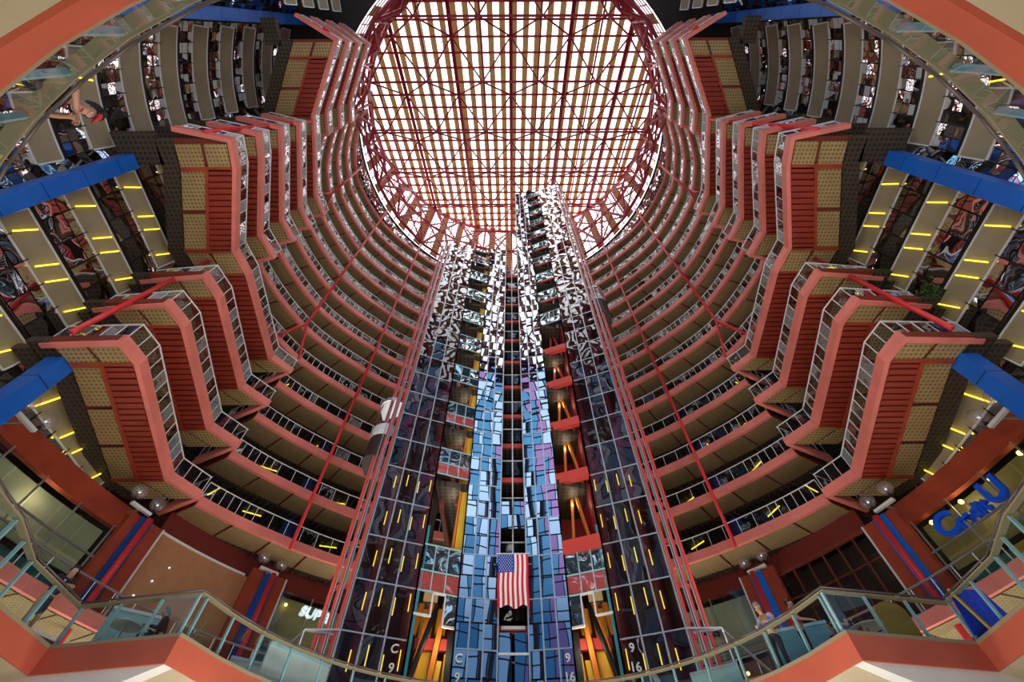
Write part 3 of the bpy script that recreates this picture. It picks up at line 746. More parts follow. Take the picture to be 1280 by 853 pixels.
        for c in (a, b):
            q = MB(); q.tube((*c, z + .05), (*c, z + .28), .10, 10); q.tube((*c, z + .28), (*c, z + .5), .03, 8); fx = q.build('lamp_holder', 'black', r)
            q = MB(); q.sphere((*c, z + .72), .42, 20, 14); gb = q.build('globe', 'globe_glass', r, True)
            q = MB(); q.sphere((*c, z + .66), .06, 10, 8); q.build('bulb', 'sign_white', gb, True)

# ------------------------------------------------------------------ elevator towers
TN = [(.0, 20.0), (.03, 20.0), (.118, 19.75), (.21, 19.1), (.35, 18.2), (.42, 18.0)]
def TP(az): n = table(abs(az), TN); return (az * n, n)
LV = [2.2 + 1.95 * i for i in range(40)]
def tower(s, top, label):
    r = thing('elevator_tower', label, 'elevator tower', (3.4 * s, 20, 2.2))
    A = [TP(s * v) for v in (.35, .302, .256, .21)]; Bq = [TP(s * v) for v in (.21, .18, .149, .118)]; C = [TP(s * v) for v in (.118, .089, .060, .031)]
    rows = [z for z in LV if z < top]; red = s > 0
    ga, gc = MB(), MB()
    for (cols, mb, hi) in ((A, ga, top - 1.5), (C, gc, top)):
        for i in range(3):
            for z in rows:
                if z + .2 > hi: continue
                t = min(z + 1.95, hi); p, q = cols[i], cols[i + 1]; m = 1 if mb is ga else 2
                for j in range(m): panes(mb, p, q, lerp(z, t, j / m) + .02, lerp(z, t, (j + 1) / m) - .02, 3, 3, .015)
    mul = MB()
    for cols in (A, Bq, C):
        full = cols is not Bq
        for i, p in enumerate(cols):
            if full or i in (0, 3): mul.bar((*p, 2.2), (*p, top - (1.5 if cols is A else 0)), .06, .09)
        for z in rows:
            if full:
                for i in range(3): mul.bar((*cols[i], z), (*cols[i + 1], z), .04, .05)
    mul.build('mullion', 'steel', r)
    ga.build('outer_glass', 'tower_dark', r); gc.build('inner_glass', 'tower_blue', r)
    x0, x1 = sorted((Bq[0][0], Bq[3][0])); yb = 22.6; xa, xb = Bq[0][0], Bq[3][0]; X = lambda t: lerp(xa, xb, t); Y = lambda t: lerp(Bq[0][1], Bq[3][1], t)
    def spandrel(z0, z1):
        sp, pk, fm = MB(), MB(), MB(); md = lerp(z0, z1, .42)
        for i in range(3):
            p, q = Bq[i], Bq[i + 1]; panes(sp, p, q, md + .04, z1 - .03, 3, 3); panes(pk if z0 < 22 else sp, p, q, z0 + .04, md - .04, 3, 3)
            for zz in (z0, md, z1): fm.bar((*p, zz), (*q, zz), .045, .06)
        for p in Bq: fm.bar((*p, z0), (*p, z1), .045, .06)
        sp.build('landing_glass', 'landing_mirror', r); pk.build('coral_panel', 'landing_coral', r); fm.build('landing_frame', 'fin_blue', r)
    spandrel(10.0, 12.05)
    z = 16.1
    while z < top - 2:
        if not red or z > 29: spandrel(z, z + 1.75)
        z += 3.9
    zz = 12.0
    while zz < top - 1:
        q = MB(); q.prism([(x0, 19.5), (x1, 19.9), (x1, yb + 3), (x0, yb + 3)], zz + 3.6, zz + 3.95); q.build('landing_slab', 'dark_panel', r)
        hgt = 3.55
        if red and zz < 31:
            q = MB(); q.bar((*Bq[0], zz + .15), (*Bq[3], zz + .15), .3, .62); q.build('red_beam', 'rail_red', r)
            q = MB(); q.bar((xa, 21.6, zz + 1.5), (xb, 21.9, zz + 1.5), .2, .45); q.build('red_beam', 'rail_red', r)
            for t0, t1 in ((.12, .34), (.66, .50), (.92, .98)):
                q = MB(); q.bar((X(t0), Y(t0) + .9, zz), (X(t1), Y(t1) + 1.3, zz + hgt), .14, .18); q.build('steel_post', 'rail_red' if zz > 20 else 'amber', r)
            q = MB(); q.box((X(.5), 22.5, zz + hgt / 2), (abs(xb - xa), .1, hgt)); q.build('red_wall', 'deep_red', r)
            q = MB(); q.prism([(xa, 19.4), (xa + .08 * -s, 19.4), (xa + .08 * -s, yb), (xa, yb)], zz, zz + hgt); q.build('red_side', 'deep_red', r)
        elif red:
            q = MB(); q.bar((*Bq[0], zz + 3.9), (*Bq[3], zz + 3.9), .12, .16); q.build('red_beam', 'rail_red', r)
        else:
            q = MB(); yy = Y(.9) + .35; q.box8([(X(.74), yy, zz), (X(.99), yy, zz), (X(.99), yy + .1, zz), (X(.74), yy + .1, zz), (X(.80), yy, zz + hgt), (X(.99), yy, zz + hgt), (X(.99), yy + .1, zz + hgt), (X(.80), yy + .1, zz + hgt)])
            q.build('yellow_wall', 'yellow', r)
            q = MB(); q.bar((X(.69), yy, zz), (X(.76), yy, zz + hgt), .1, .16); q.build('steel_post', 'amber', r)
            q = MB(); q.bar((X(.12), 20.6, zz + 3.4), (X(.16), yb + 2, zz + 3.4), .18, .3); q.bar((X(.62), 20.6, zz + 3.4), (X(.64), yb + 2, zz + 3.4), .18, .3); q.build('ceiling_beam', 'frame_red', r)
        zz += 3.9
    if not red: q = MB(); q.bar((*Bq[0], 44.6), (*Bq[3], 44.6), .12, .16); q.build('red_beam', 'rail_red', r)
    bk = MB(); bk.prism([(x0 - .1, yb + 2.9), (x1 + .1, yb + 2.9), (x1 + .1, yb + 3.1), (x0 - .1, yb + 3.1)], 2.2, top - 1); bk.build('back_wall', 'store_dark', r)
    # shaft behind the outer glass
    sh = MB(); a0, a1 = A[0], A[3]; o = [(A[i][0], A[i][1] + 1.5) for i in range(4)]
    for i in range(3): sh.prism([o[i], o[i + 1], (o[i + 1][0], o[i + 1][1] + .3), (o[i][0], o[i][1] + .3)], 2.2, top - 1.6)
    sh.build('shaft_wall', 'store_dark', r)
    for t in (.15, .5, .85):
        cl_ = MB(); x, y = lerp(a0[0], a1[0], t), lerp(a0[1], a1[1], t) + .9; cl_.tube((x, y, 2.2), (x, y, top - 1.6), .25, 10); cl_.build('shaft_column', 'maroon' if t != .5 else 'slab_dark', r, True)
    sd = MB(); sd.prism([A[0], (A[0][0] + .08 * s, A[0][1]), (A[0][0] + .2 * s, 23), (A[0][0] - .1 * s, 23)], 2.2, top - 1.5)
    sd.build('side_wall', 'black', r)
    ins = MB(); ins.prism([(C[0][0], C[0][1] + .12), (C[3][0], C[3][1] + .12), (C[3][0], 23.5), (C[0][0], 23.5)], 2.2, top - .1); ins.build('inner_shaft', 'slab_dark', r)
    fs = MB(); fs.bar((A[3][0] + .07 * -s, A[3][1] + .06, 2.2), (A[3][0] + .07 * -s, A[3][1] + .06, 13), .14, .05); fs.build('shaft_fin', 'teal_frame', r)
    # cut-out at the foot
    st = MB(); w0, w1 = lerp2(Bq[0], Bq[3], .40), lerp2(Bq[0], Bq[3], .70)
    for p, q, za, zb in ((Bq[0], w0, 9.05, 9.05), (w0, w0, 9.05, 9.95), (w1, w1, 8.75, 9.95), (w1, Bq[3], 8.75, 8.75), (w0, w1, 9.97, 9.97)): st.bar((*p, za), (*q, zb), .06, .09)
    st.build('cutout_frame', 'white_trim', r)
    fg = MB(); panes(fg, w1, Bq[3], 8.8, 9.95, 3, 3); fg.build('cutout_glass', 'landing_mirror', r)
    for t0, t1, za, zb in ((.02, .30, 8.75, 9.95), (.42, .66, 9.0, 9.95), (.0, .34, 7.15, 8.35), (.0, .26, 5.0, 6.6), (.40, .62, 6.9, 8.0), (.42, .66, 4.6, 6.3), (.70, .86, 7.0, 8.2)):
        q = MB(); q.box8([(X(t0), 20.75, za), (X(t1), 20.85, za), (X(t1), 21.0, za), (X(t0), 20.9, za), (X(t0 + .04), 20.65, zb), (X(t1 + .06), 20.75, zb), (X(t1 + .06), 20.9, zb), (X(t0 + .04), 20.8, zb)]); q.build('yellow_panel', 'yellow', r)
    for zc in (8.5, 6.75, 4.7): q = MB(); q.bar((xa, 20.5, zc), (xb, 20.7, zc), .2, .42); q.build('red_beam', 'rail_red', r)
    for (ta, za), (tb, zb) in (((.66, 10), (.30, 4.4)), ((.32, 10), (.02, 7.0)), ((.05, 10), (-.06, 8.8))):
        q = MB(); q.bar((X(ta), 20.35, za), (X(tb), 20.4, zb), .2, .2); q.build('amber_brace', 'amber', r)
    q = MB(); q.tube((X(.48), 20.05, 9.8), (X(-.06), 19.6, 6.0), .11, 10); q.build('dark_brace', 'black', r, True)
    q = MB(); q.box((X(.88), 20.6, 6.3), (.34, .3, 5.2)); q.build('dark_post', 'black', r)
    dkb = MB(); dkb.prism([(x0, 21.9), (x1, 21.9), (x1, 22.1), (x0, 22.1)], 2.2, 10.1); dkb.build('foot_wall', 'deep_red', r)
    # lettering on the lowest panes
    tx = ('C', '9') if s < 0 else ('9', '16')
    for az in (.232, .105):
        for j, ch in enumerate(tx):
            p = TP(s * az); c = bpy.data.curves.new('lettering', 'FONT'); c.body = ch; c.size = .42; c.extrude = .01; c.offset = .008; c.align_x = 'CENTER'
            o = text_mesh(c, 'lettering', 'letter_grey'); o.parent = r
            o.location = Vector((p[0], p[1] - .09, 7.55 - j * .62)) - LOC[r.name]; o.rotation_euler = (math.pi / 2, 0, 0)
    # vertical tubes in the shaft
    vt = MB(); vt.box((0, 0, 0), (.035, .035, .7)); ME = datamesh(vt, 'shaft_tube', 'tube_yellow')
    for j, z in enumerate((5.6, 7.3, 9.4, 11.2, 13.2, 15.3)):
        for t in range(4):
            x = lerp(a0[0], a1[0], .16 + t * .24); y = lerp(a0[1], a1[1], .16 + t * .24) + .5
            tag(inst(ME, 'fluorescent_tube', None, (x, y, z + .25 * (t % 2))), '%s upright yellow tube from the outside, %s row, in the %s tower shaft' % (NTH[t], NTH[j], SN[s]), 'light', 'tubes in the tower shafts')
    return r
def lerp2(a, b, t): return (lerp(a[0], b[0], t), lerp(a[1], b[1], t))
tower(-1, 48, 'shorter glass elevator tower with yellow walled landings')
tower(1, 70.2, 'taller glass elevator tower with bright red landings')
# service stack between the towers
cs = thing('landing_stack', 'dark stack of small coral edged landings in the slot between the towers', 'landing', (0, 21.3, 2.2))
z = 6.4
while z < 44:
    q = MB(); q.prism([(-.62, 20.9), (.62, 20.9), (.62, 23.5), (-.62, 23.5)], z, z + .3); q.build('slab', 'dark_panel', cs)
    q = MB(); q.box((0, 20.85, z + .15), (1.24, .14, .30)); q.build('coral_edge', 'rail_red', cs)
    q = MB(); panes(q, (-.6, 20.8), (.6, 20.8), z + .5, z + 1.5, .6, 1.2); q.build('glass', 'rail_glass', cs)
    q = MB(); q.bar((-.6, 20.8, z + 1.55), (.6, 20.8, z + 1.55), .05, .06); q.build('handrail', 'letter_grey', cs)
    z += 2.6 if z < 20 else 3.0
bk = MB(); bk.box((0, 23.6, 24), (1.3, .2, 44)); bk.build('back_wall', 'store_dark', cs)
pp = MB(); pp.bar((0, 20.7, 10), (0, 20.7, 47), .07, .07)
for sx in (-.62, .62): pp.bar((sx, 20.02, 2.2), (sx, 20.02, 47), .05, .08)
pp.bar((-.62, 20.02, 10), (.62, 20.02, 10), .05, .06); pp.bar((-.62, 20.02, 7.95), (.62, 20.02, 7.95), .06, .08)
pp.build('frame', 'letter_grey', cs)
for sx in (-.31, .31):
    for y, z0, z1 in ((20.6, 7.0, 9.0), (20.05, 5.9, 7.9), (20.05, 13.4, 15.0)):
        q = MB(); panes(q, (sx - .27, y), (sx + .27, y), z0, z1, 1, 1); q.build('blue_pane', 'tower_blue', cs)
hd = MB(); hd.bar((-.5, 20.5, 9.1), (.5, 20.5, 9.1), .1, .12); hd.build('door_head', 'letter_grey', cs)
# elevator guide rails and cars
for s, top in ((-1, 46), (1, 68.5)):
    r = thing('elevator_rails', 'red guide rails and grey cables down the outer edge of the %s tower' % ('left' if s < 0 else 'right'), 'elevator rails', (6.9 * s, 18.6, 2.2))
    g, c, ti = MB(), MB(), MB()
    for dx in (.20, .62, .98): g.bar((s * (6.37 + dx), 18.35 + dx * .3, 3.0), (s * (6.37 + dx), 18.35 + dx * .3, top), .13, .2)
    for dx in (.08, .42, .52, .82): c.bar((s * (6.37 + dx), 18.2 + dx * .3, 3.0), (s * (6.37 + dx), 18.2 + dx * .3, top), .045, .045)
    z = 4.
    while z < top: ti = MB(); ti.bar((s * 6.4, 18.45, z), (s * 7.4, 18.75, z), .12, .16); ti.build('rail_bracket', 'rail_red', r); z += 1.95
    g.build('guide_rail', 'rail_red', r); c.build('cable', 'cable', r)
    bx = MB(); bx.bar((s * 6.6, 18.6, 8.05), (s * 7.7, 18.2, 8.05), .06, .07); bx.bar((s * 7.7, 18.2, 8.05), (s * 7.7, 18.2, 4.9), .06, .07); bx.bar((s * 6.37, 18.2, 8.05), (s * 7.7, 18.2, 8.05), .06, .07); bx.bar((s * 7.7, 18.25, 8.05), (s * 10.2, 19.6, 6.4), .07, .07)
    bx.build('pit_frame', 'steel', r)
    zc = 19.2 if s < 0 else 34.2
    xc, yc = 7.35 * s, 19.4
    e = thing('elevator_car', 'glass elevator car with rounded front on the outer side of the %s tower' % ('left' if s < 0 else 'right'), 'elevator car', (xc, yc, zc - 2.4))
    prof = [(xc + math.sin(a) * .85, yc - math.cos(a) * .95) for a in [math.radians(t) for t in range(-90, 91, 15)]] + [(xc + .85, yc + .8), (xc - .85, yc + .8)]
    b = MB(); b.prism(prof, zc - 2.4, zc - .9); b.build('underbody', 'store_dark', e)
    b = MB(); b.prism(prof, zc - .9, zc - .1); b.build('skirt', 'counter_white' if s < 0 else 'store_dark', e)
    b = MB()
    for p, q in zip(prof[:12], prof[1:13]): panes(b, p, q, zc - .05, zc + 1.9, 2, 2)
    b.build('car_glass', 'rail_glass', e)
    b = MB(); b.prism(prof, zc + 1.95, zc + 2.2); b.prism([(x * 1, y) for x, y in prof], zc - .1, zc - .04); b.build('car_frame', 'steel', e)
# flag
fg = thing('flag', 'large flag with stars and red and white stripes hanging between the towers', 'flag', (0, 19.55, 9.5))
cm = MB(); NX, NZ = 26, 30; W, H = 1.34, 2.28; ztop = 11.78
fy = lambda u, v: 19.55 + .05 * math.sin(u * 9 + v * 3) * (.3 + v)
fx = lambda u, v: -.67 + W * u + .015 * math.sin(v * 8)
for i in range(NX):
    for j in range(NZ):
        u0, u1, v0, v1 = i / NX, (i + 1) / NX, j / NZ, (j + 1) / NZ
        st_ = i // 2; mi = 2 if (st_ < 7 and v0 < .36) else (0 if st_ % 2 == 0 else 1)
        dz = lambda u, v: ztop - H * v - .06 * v * math.sin(u * 14) * (v > .9)
        cm.quad(*[(fx(u, v), fy(u, v), dz(u, v)) for u, v in ((u0, v0), (u1, v0), (u1, v1), (u0, v1))], mi=mi)
cm.build('cloth', ['flag_red', 'flag_white', 'flag_blue'], fg)
stp = MB()
for rr in range(9):
    for cc in range(6 if rr % 2 == 0 else 5):
        u = .04 + (cc + (.5 if rr % 2 else 0)) * .083 + .005; v = .03 + rr * .038
        P = []
        for q in range(10):
            a = math.pi / 2 + q * math.pi / 5; rad = .030 if q % 2 == 0 else .013; P.append((fx(u, v) + math.cos(a) * rad, fy(u, v) - .015, ztop - H * v + math.sin(a) * rad))
        stp.quad(*P)
stp.build('stars', 'flag_white', fg)
pl = MB(); pl.tube((-.75, 19.55, ztop + .03), (.75, 19.55, ztop + .03), .025, 8); pl.build('pole', 'steel', fg)

# ------------------------------------------------------------------ entrance glazing behind the eye (seen only in reflections)
ev = MB()
for i in range(-17, 18): ev.bar((i * 1.55, -17, 4.9), (i * 1.55, -17, 60), .10, .14)
for i in range(0, 24): ev.bar((-26.4, -17, 5 + i * 2.4), (26.4, -17, 5 + i * 2.4), .11, .14)
for i in range(-12, 13): ev.bar((i * 1.55, -17, 60.2), (i * 1.55, -6, 60.3), .16, .3)
for i in range(5): ev.bar((-19, -17 + i * 2.4, 60.2), (19, -17 + i * 2.4, 60.2), .16, .3)
for i in range(-3, 4): ev.bar((i * 8, -16.4, 4.9), (i * 8, -16.4, 60), .5, .6)
wf = thing('window_2', None, None, (0, -17, 5), kind='structure'); ev.build('mullion', 'black', wf)
for nm, col in (('front_blue', (.07, .19, .30)), ('front_mauve', (.26, .14, .28)), ('front_clear', (.36, .46, .55))):
    m = bpy.data.materials.new(nm); m.use_nodes = True; nt = m.node_tree; nt.nodes.clear()
    o_ = nt.nodes.new('ShaderNodeOutputMaterial'); t_ = nt.nodes.new('ShaderNodeBsdfTransparent'); t_.inputs[0].default_value = (*col, 1); nt.links.new(t_.outputs[0], o_.inputs[0]); MATS[nm] = m
fp = MB()
for i in range(-17, 17):
    fp.quad((i * 1.55, -17.1, 10), ((i + 1) * 1.55, -17.1, 10), ((i + 1) * 1.55, -17.1, 60), (i * 1.55, -17.1, 60), mi=(0, 1, 2, 0, 2)[i % 5])
for i in range(-12, 12):
    fp.quad((i * 1.55, -17.1, 60.3), ((i + 1) * 1.55, -17.1, 60.3), ((i + 1) * 1.55, -4, 60.4), (i * 1.55, -4, 60.4), mi=(0, 1, 2, 0, 2)[i % 5])
fp.build('coloured_pane', ['front_blue', 'front_mauve', 'front_clear'], wf)
# ------------------------------------------------------------------ people
def skin_mesh(name, chains, m_, parent, sub=2):
    """one continuous surface grown round joint chains [(point, radius), ...] that share points"""
    idx, V, Ed, Rd = {}, [], [], []
    for ch in chains:
        prev = None
        for p, r in ch:
            key = tuple(round(c, 4) for c in p)
            if key not in idx: idx[key] = len(V); V.append(p); Rd.append(r)
            if prev is not None and prev != idx[key]: Ed.append((prev, idx[key]))
            prev = idx[key]
    me = bpy.data.meshes.new(name + '_bones'); me.from_pydata([tuple(v) for v in V], Ed, [])
    o = bpy.data.objects.new('t', me); COL.objects.link(o); sk_ = o.modifiers.new('s', 'SKIN'); sk_.use_smooth_shade = True
    for i, r in enumerate(Rd): me.skin_vertices[0].data[i].radius = (r, r) if not isinstance(r, tuple) else r
    for d in me.skin_vertices[0].data: d.use_root = False
    me.skin_vertices[0].data[0].use_root = True
    if sub: ss = o.modifiers.new('u', 'SUBSURF'); ss.levels = sub; ss.render_levels = sub
    bpy.context.view_layer.update()
    mm = bpy.data.meshes.new_from_object(o.evaluated_get(bpy.context.evaluated_depsgraph_get())); bpy.data.objects.remove(o)
    mm.materials.clear(); mm.materials.append(MATS[m_]); mm.polygons.foreach_set('use_smooth', [True] * len(mm.polygons))
    q = bpy.data.objects.new(name, mm); COL.objects.link(q)
    if parent is not None: q.parent = parent; LOC[q.name] = LOC[parent.name]
    return q
def person(label, loc, face, J, top, legs, hair, cap=None, sleeves=True, collar=None, skirt=None):
    """J: joints in metres, x to the person's right, y forward, z up from the feet"""
    r = thing('person', label, 'person', loc); r.rotation_euler = (0, 0, face)
    V = {k: Vector(v) for k, v in J.items()}
    pel, ch, nk, hd = V['pelvis'], V['chest'], V['neck'], V['head']
    up = (hd - nk).normalized(); fw = V['look'].normalized(); fw = (fw - up * fw.dot(up)).normalized(); rt = fw.cross(up)
    jaw = hd - up * .045 + fw * .03; crown = hd + up * .09 - fw * .005
    body = [[(pel, .115), (pel.lerp(ch, .5), .11), (ch, .125), (ch.lerp(nk, .7), .075), (nk, .05), (jaw, .066), (hd + up * .02, .088), (crown, .062)],
            [(jaw, .066), (jaw + fw * .055 - up * .02, .03)], [(hd + up * .02, .088), (hd + fw * .098 - up * .005, .014)]]
    shirt = [[(pel + Vector((0, 0, .02)), .135), (pel.lerp(ch, .5), .128), (ch, .143), (ch.lerp(nk, .75), .075)]]
    trousers = [[(pel, .135), (pel + Vector((0, 0, .08)), .132)]]
    shoes = []
    for s, k in ((-1, 'l'), (1, 'r')):
        sh, el, wr = V['sh' + k], V['el' + k], V['wr' + k]
        body.append([(ch, .125), (sh, .055), (sh.lerp(el, .5), .046), (el, .038), (el.lerp(wr, .5), .036), (wr, .026)])
        if sleeves: shirt.append([(ch, .143), (sh, .072), (sh.lerp(el, .5), .06), (el, .052), (el.lerp(wr, .85), .042)])
        else: shirt.append([(ch, .143), (sh, .074), (sh.lerp(el, .55), .062)])
        d = (wr - el).normalized(); side = d.cross(Vector((0, 0, 1))); side = side.normalized() if side.length > .1 else Vector((1, 0, 0)); dn = side.cross(d).normalized()
        if dn.z > 0: dn = -dn
        palm = wr + d * .05
        body.append([(wr, .026), (palm, (.030, .022)), ]); tip = palm + d * .035
        for f, (w_, ln) in enumerate(((-.030, .062), (-.011, .075), (.010, .070), (.029, .055))):
            b0 = palm + d * .03 + side * w_; b1 = b0 + d * ln * .5 + dn * .008; b2 = b1 + d * ln * .35 + dn * .028
            body.append([(palm, (.030, .022)), (b0, .0095), (b1, .009), (b2, .0075)])
        t0 = palm - d * .01 - side * .034 * s; t1 = t0 + d * .035 - side * .015 * s + dn * .012; body.append([(palm, (.030, .022)), (t0, .011), (t1, .009)])
        hp, kn, an = V['hip' + k], V['kn' + k], V['an' + k]; toe = V['toe' + k]
        body.append([(pel, .115), (hp, .085), (hp.lerp(kn, .5), .07), (kn, .052), (kn.lerp(an, .35), .052), (an, .036), (toe, .032)])
        if legs: trousers.append([(pel, .135), (hp, .105), (hp.lerp(kn, .5), .088), (kn, .068), (kn.lerp(an, .5), .062), (an + (kn - an).normalized() * .05, .055)])
        fd = (toe - an); fd.z = 0; shoes.append([(an + Vector((0, 0, -.03)), .05), (toe + Vector((0, 0, -.0)), .043), (toe + fd.normalized() * .05, .03)])
    skin_mesh('body', body, 'skin', r)
    skin_mesh('top', shirt, top, r)
    if legs: skin_mesh('trousers', trousers, legs, r)
    if skirt: skin_mesh('skirt', [[(pel + Vector((0, 0, .08)), .14), (pel + Vector((0, 0, -.05)), .155), (V['hipl'].lerp(V['hipr'], .5).lerp(V['knl'].lerp(V['knr'], .5), .85), .165)]], skirt, r)
    for c in shoes: skin_mesh('shoe', [c], 'cloth_black', r)
    if collar: skin_mesh('collar', [[(ch + (nk - ch) * .2 + fw * .085, .05), (ch + (nk - ch) * .62 + fw * .055, .045)]], collar, r)
    skin_mesh('hair', [[(hd + up * .095 + fw * .05, .07), (hd + up * .10 - fw * .02, .10), (hd + up * .01 - fw * .06, .085), (hd - up * .07 - fw * .05, .055)], [(hd + up * .01 - fw * .06, .085), (hd + up * .01 + rt * .075 - fw * .01, .062)], [(hd + up * .01 - fw * .06, .085), (hd + up * .01 - rt * .075 - fw * .01, .062)]], hair, r)
    if cap:
        cp = skin_mesh('cap', [[(hd + up * .075 - fw * .01, .108), (hd + up * .15 - fw * .015, .06)]], cap, r)
        q = MB(); b0 = hd + up * .075 + LOC[r.name]; q.box8([b0 + rt * .075 + fw * .07, b0 - rt * .075 + fw * .07, b0 - rt * .05 + fw * .155, b0 + rt * .05 + fw * .155] + [b0 + rt * .075 + fw * .07 + up * .012, b0 - rt * .075 + fw * .07 + up * .012, b0 - rt * .05 + fw * .155 + up * .012, b0 + rt * .05 + fw * .155 + up * .012]); q.build('cap_brim', cap, cp)
    for s in (-1, 1):
        e = MB(); e.sphere(hd + up * .025 + fw * .082 + rt * .034 * s + LOC[r.name], .013, 10, 8); ey = e.build('eye', 'flag_white', r, True)
        e = MB(); e.sphere(hd + up * .025 + fw * .093 + rt * .034 * s + LOC[r.name], .006, 8, 6); e.build('pupil', 'black', ey, True)
    m_ = MB(); c = hd - up * .052 + fw * .098 + LOC[r.name]; m_.tube(c - rt * .024, c + rt * .024, .007, 8); m_.build('mouth', 'cloth_red', r, True)
    return r
STAND = dict(pelvis=(0, 0, .93), chest=(0, .0, 1.28), neck=(0, .0, 1.47), head=(0, .03, 1.60), look=(0, 1, 0),
             shl=(-.19, 0, 1.38), ell=(-.24, -.02, 1.10), wrl=(-.22, .10, .86), shr=(.19, 0, 1.38), elr=(.24, -.02, 1.10), wrr=(.22, .10, .86),
             hipl=(-.10, 0, .88), knl=(-.11, .03, .48), anl=(-.11, 0, .09), toel=(-.12, .13, .045), hipr=(.10, 0, .88), knr=(.11, .03, .48), anr=(.11, 0, .09), toer=(.12, .13, .045))
GF = 4.90
def facing(frm, to): return math.atan2(to[1] - frm[1], to[0] - frm[0]) - math.pi / 2
# woman in a dark jacket leaning on the left rail
J = dict(STAND); J.update(chest=(0, .10, 1.25), neck=(0, .16, 1.43), head=(0, .20, 1.56), look=(.5, .9, .25), shl=(-.18, .12, 1.35), shr=(.18, .12, 1.35),
                          ell=(-.22, .30, 1.14), elr=(.22, .30, 1.14), wrl=(-.06, .47, 1.13), wrr=(.05, .48, 1.15))
p = (-11.48, 11.45, GF); person('woman in dark jacket and pink blouse leaning on the glass railing', p, facing(p, (-8, 10.6)), J, 'cloth_navy', None, 'hair_black', collar='cloth_pink', skirt='cloth_navy')
# man in a red cap leaning over the rail overhead
J = dict(STAND); J.update(pelvis=(0, -.04, .92), chest=(0, .26, 1.16), neck=(0, .42, 1.27), head=(0, .54, 1.34), look=(.15, .8, -.75), shl=(-.19, .32, 1.24), shr=(.19, .32, 1.24),
                          ell=(-.28, .40, 1.10), elr=(.28, .40, 1.10), wrl=(-.05, .56, 1.06), wrr=(.04, .57, 1.09))
c0 = (-.505, -.863); p = (c0[0] * 10.82, 9.6 + c0[1] * 10.82, GF); person('man in red cap and black shirt bending over the railing overhead', p, facing(p, (0, 9.6)), J, 'cloth_black', 'cloth_black', 'hair_black', cap='cloth_red', sleeves=False)
# man in pale blue shirt on the right
J = dict(STAND); J.update(chest=(0, .08, 1.27), neck=(0, .13, 1.45), head=(0, .17, 1.58), look=(-.6, .8, -.1), ell=(-.25, .12, 1.14), wrl=(-.16, .36, 1.12), elr=(.25, .12, 1.14), wrr=(.14, .38, 1.1))
p = (7.05, 13.55, GF); person('grey haired man in pale blue shirt and dark trousers by the railing', p, facing(p, (5.2, 12.3)), J, 'cloth_lightblue', 'cloth_navy', 'hair_grey')
J = dict(STAND); J.update(look=(.6, .8, -.2), elr=(.26, .10, 1.12), wrr=(.18, .36, 1.06))
p = (7.75, 13.35, GF); person('person in red top reaching forward beside the man in pale blue', p, facing(p, (9, 12.6)), J, 'cloth_red', 'cloth_navy', 'hair_black', sleeves=False)
SIT = dict(STAND); SIT.update(pelvis=(0, 0, .50), chest=(0, .06, .84), neck=(0, .10, 1.02), head=(0, .16, 1.14), look=(-.2, .9, -.5), shl=(-.19, .07, .94), shr=(.19, .07, .94),
                              ell=(-.25, .14, .68), elr=(.25, .14, .68), wrl=(-.12, .38, .74), wrr=(.12, .38, .74),
                              hipl=(-.10, .05, .50), knl=(-.13, .45, .50), anl=(-.13, .42, .09), toel=(-.13, .56, .045), hipr=(.10, .05, .50), knr=(.13, .45, .50), anr=(.13, .42, .09), toer=(.13, .56, .045))
p = (8.55, 12.75, GF); person('dark haired person in black tee seated at the cafe table', p, facing(p, (7.6, 12.4)), SIT, 'cloth_black', 'cloth_navy', 'hair_black', sleeves=False)
p = (-9.05, 12.75, GF); person('person in black seated and bowed forward near the pale chairs', p, facing(p, (-10, 12.2)), SIT, 'cloth_black', 'cloth_black', 'hair_grey')

# ------------------------------------------------------------------ cafe furniture and boards on the ground floor
def chair(x, y, rz, m_, label):
    r = thing('cafe_chair', label, 'chair', (x, y, GF)); R_ = Matrix.Rotation(rz, 3, 'Z'); o = Vector((x, y, GF))
    W = lambda a, b, c: o + R_ @ Vector((a, b, c))
    q = MB(); q.box8([W(-.22, -.22, .44), W(.22, -.22, .44), W(.22, .22, .44), W(-.22, .22, .44), W(-.22, -.22, .48), W(.22, -.22, .48), W(.22, .22, .48), W(-.22, .22, .48)]); q.build('seat', m_, r)
    for sx in (-.19, .19):
        for sy in (-.19, .19): q = MB(); q.tube(W(sx, sy, 0), W(sx, sy, .45), .018, 8); q.build('leg', 'steel', r)
    q = MB()
    for i in range(6): t = -.18 + i * .072; q.bar(W(t, -.22, .48), W(t * .9, -.30, .90), .028, .02)
    q.bar(W(-.2, -.30, .91), W(.2, -.30, .91), .05, .03); q.build('backrest', m_, r); return r
def cafe_table(x, y, label):
    r = thing('cafe_table', label, 'table', (x, y, GF)); q = MB(); q.tube((x, y, GF + .72), (x, y, GF + .75), .40, 20); q.build('tabletop', 'counter_white', r)
    q = MB(); q.tube((x, y, GF + .03), (x, y, GF + .72), .035, 10); q.build('column', 'steel', r); q = MB(); q.tube((x, y, GF), (x, y, GF + .03), .24, 16, .2); q.build('base', 'steel', r)
chair(8.62, 12.72, facing((8.55, 12.75), (7.6, 12.4)), 'black', 'black cafe chair under the seated person in black tee')
cafe_table(9.15, 12.75, 'round white cafe table beside the seated person on the right'); cafe_table(-9.9, 12.45, 'round white cafe table by the pale slatted chairs')
chair(-9.02, 12.78, facing((-9.05, 12.75), (-10, 12.2)), 'black', 'black cafe chair under the bowed person')
chair(-8.35, 12.6, 2.2, 'ledge_tan', 'pale slatted cafe chair next to the corner of the railing'); chair(-8.75, 13.6, .8, 'ledge_tan', 'pale slatted cafe chair standing behind the bowed person')
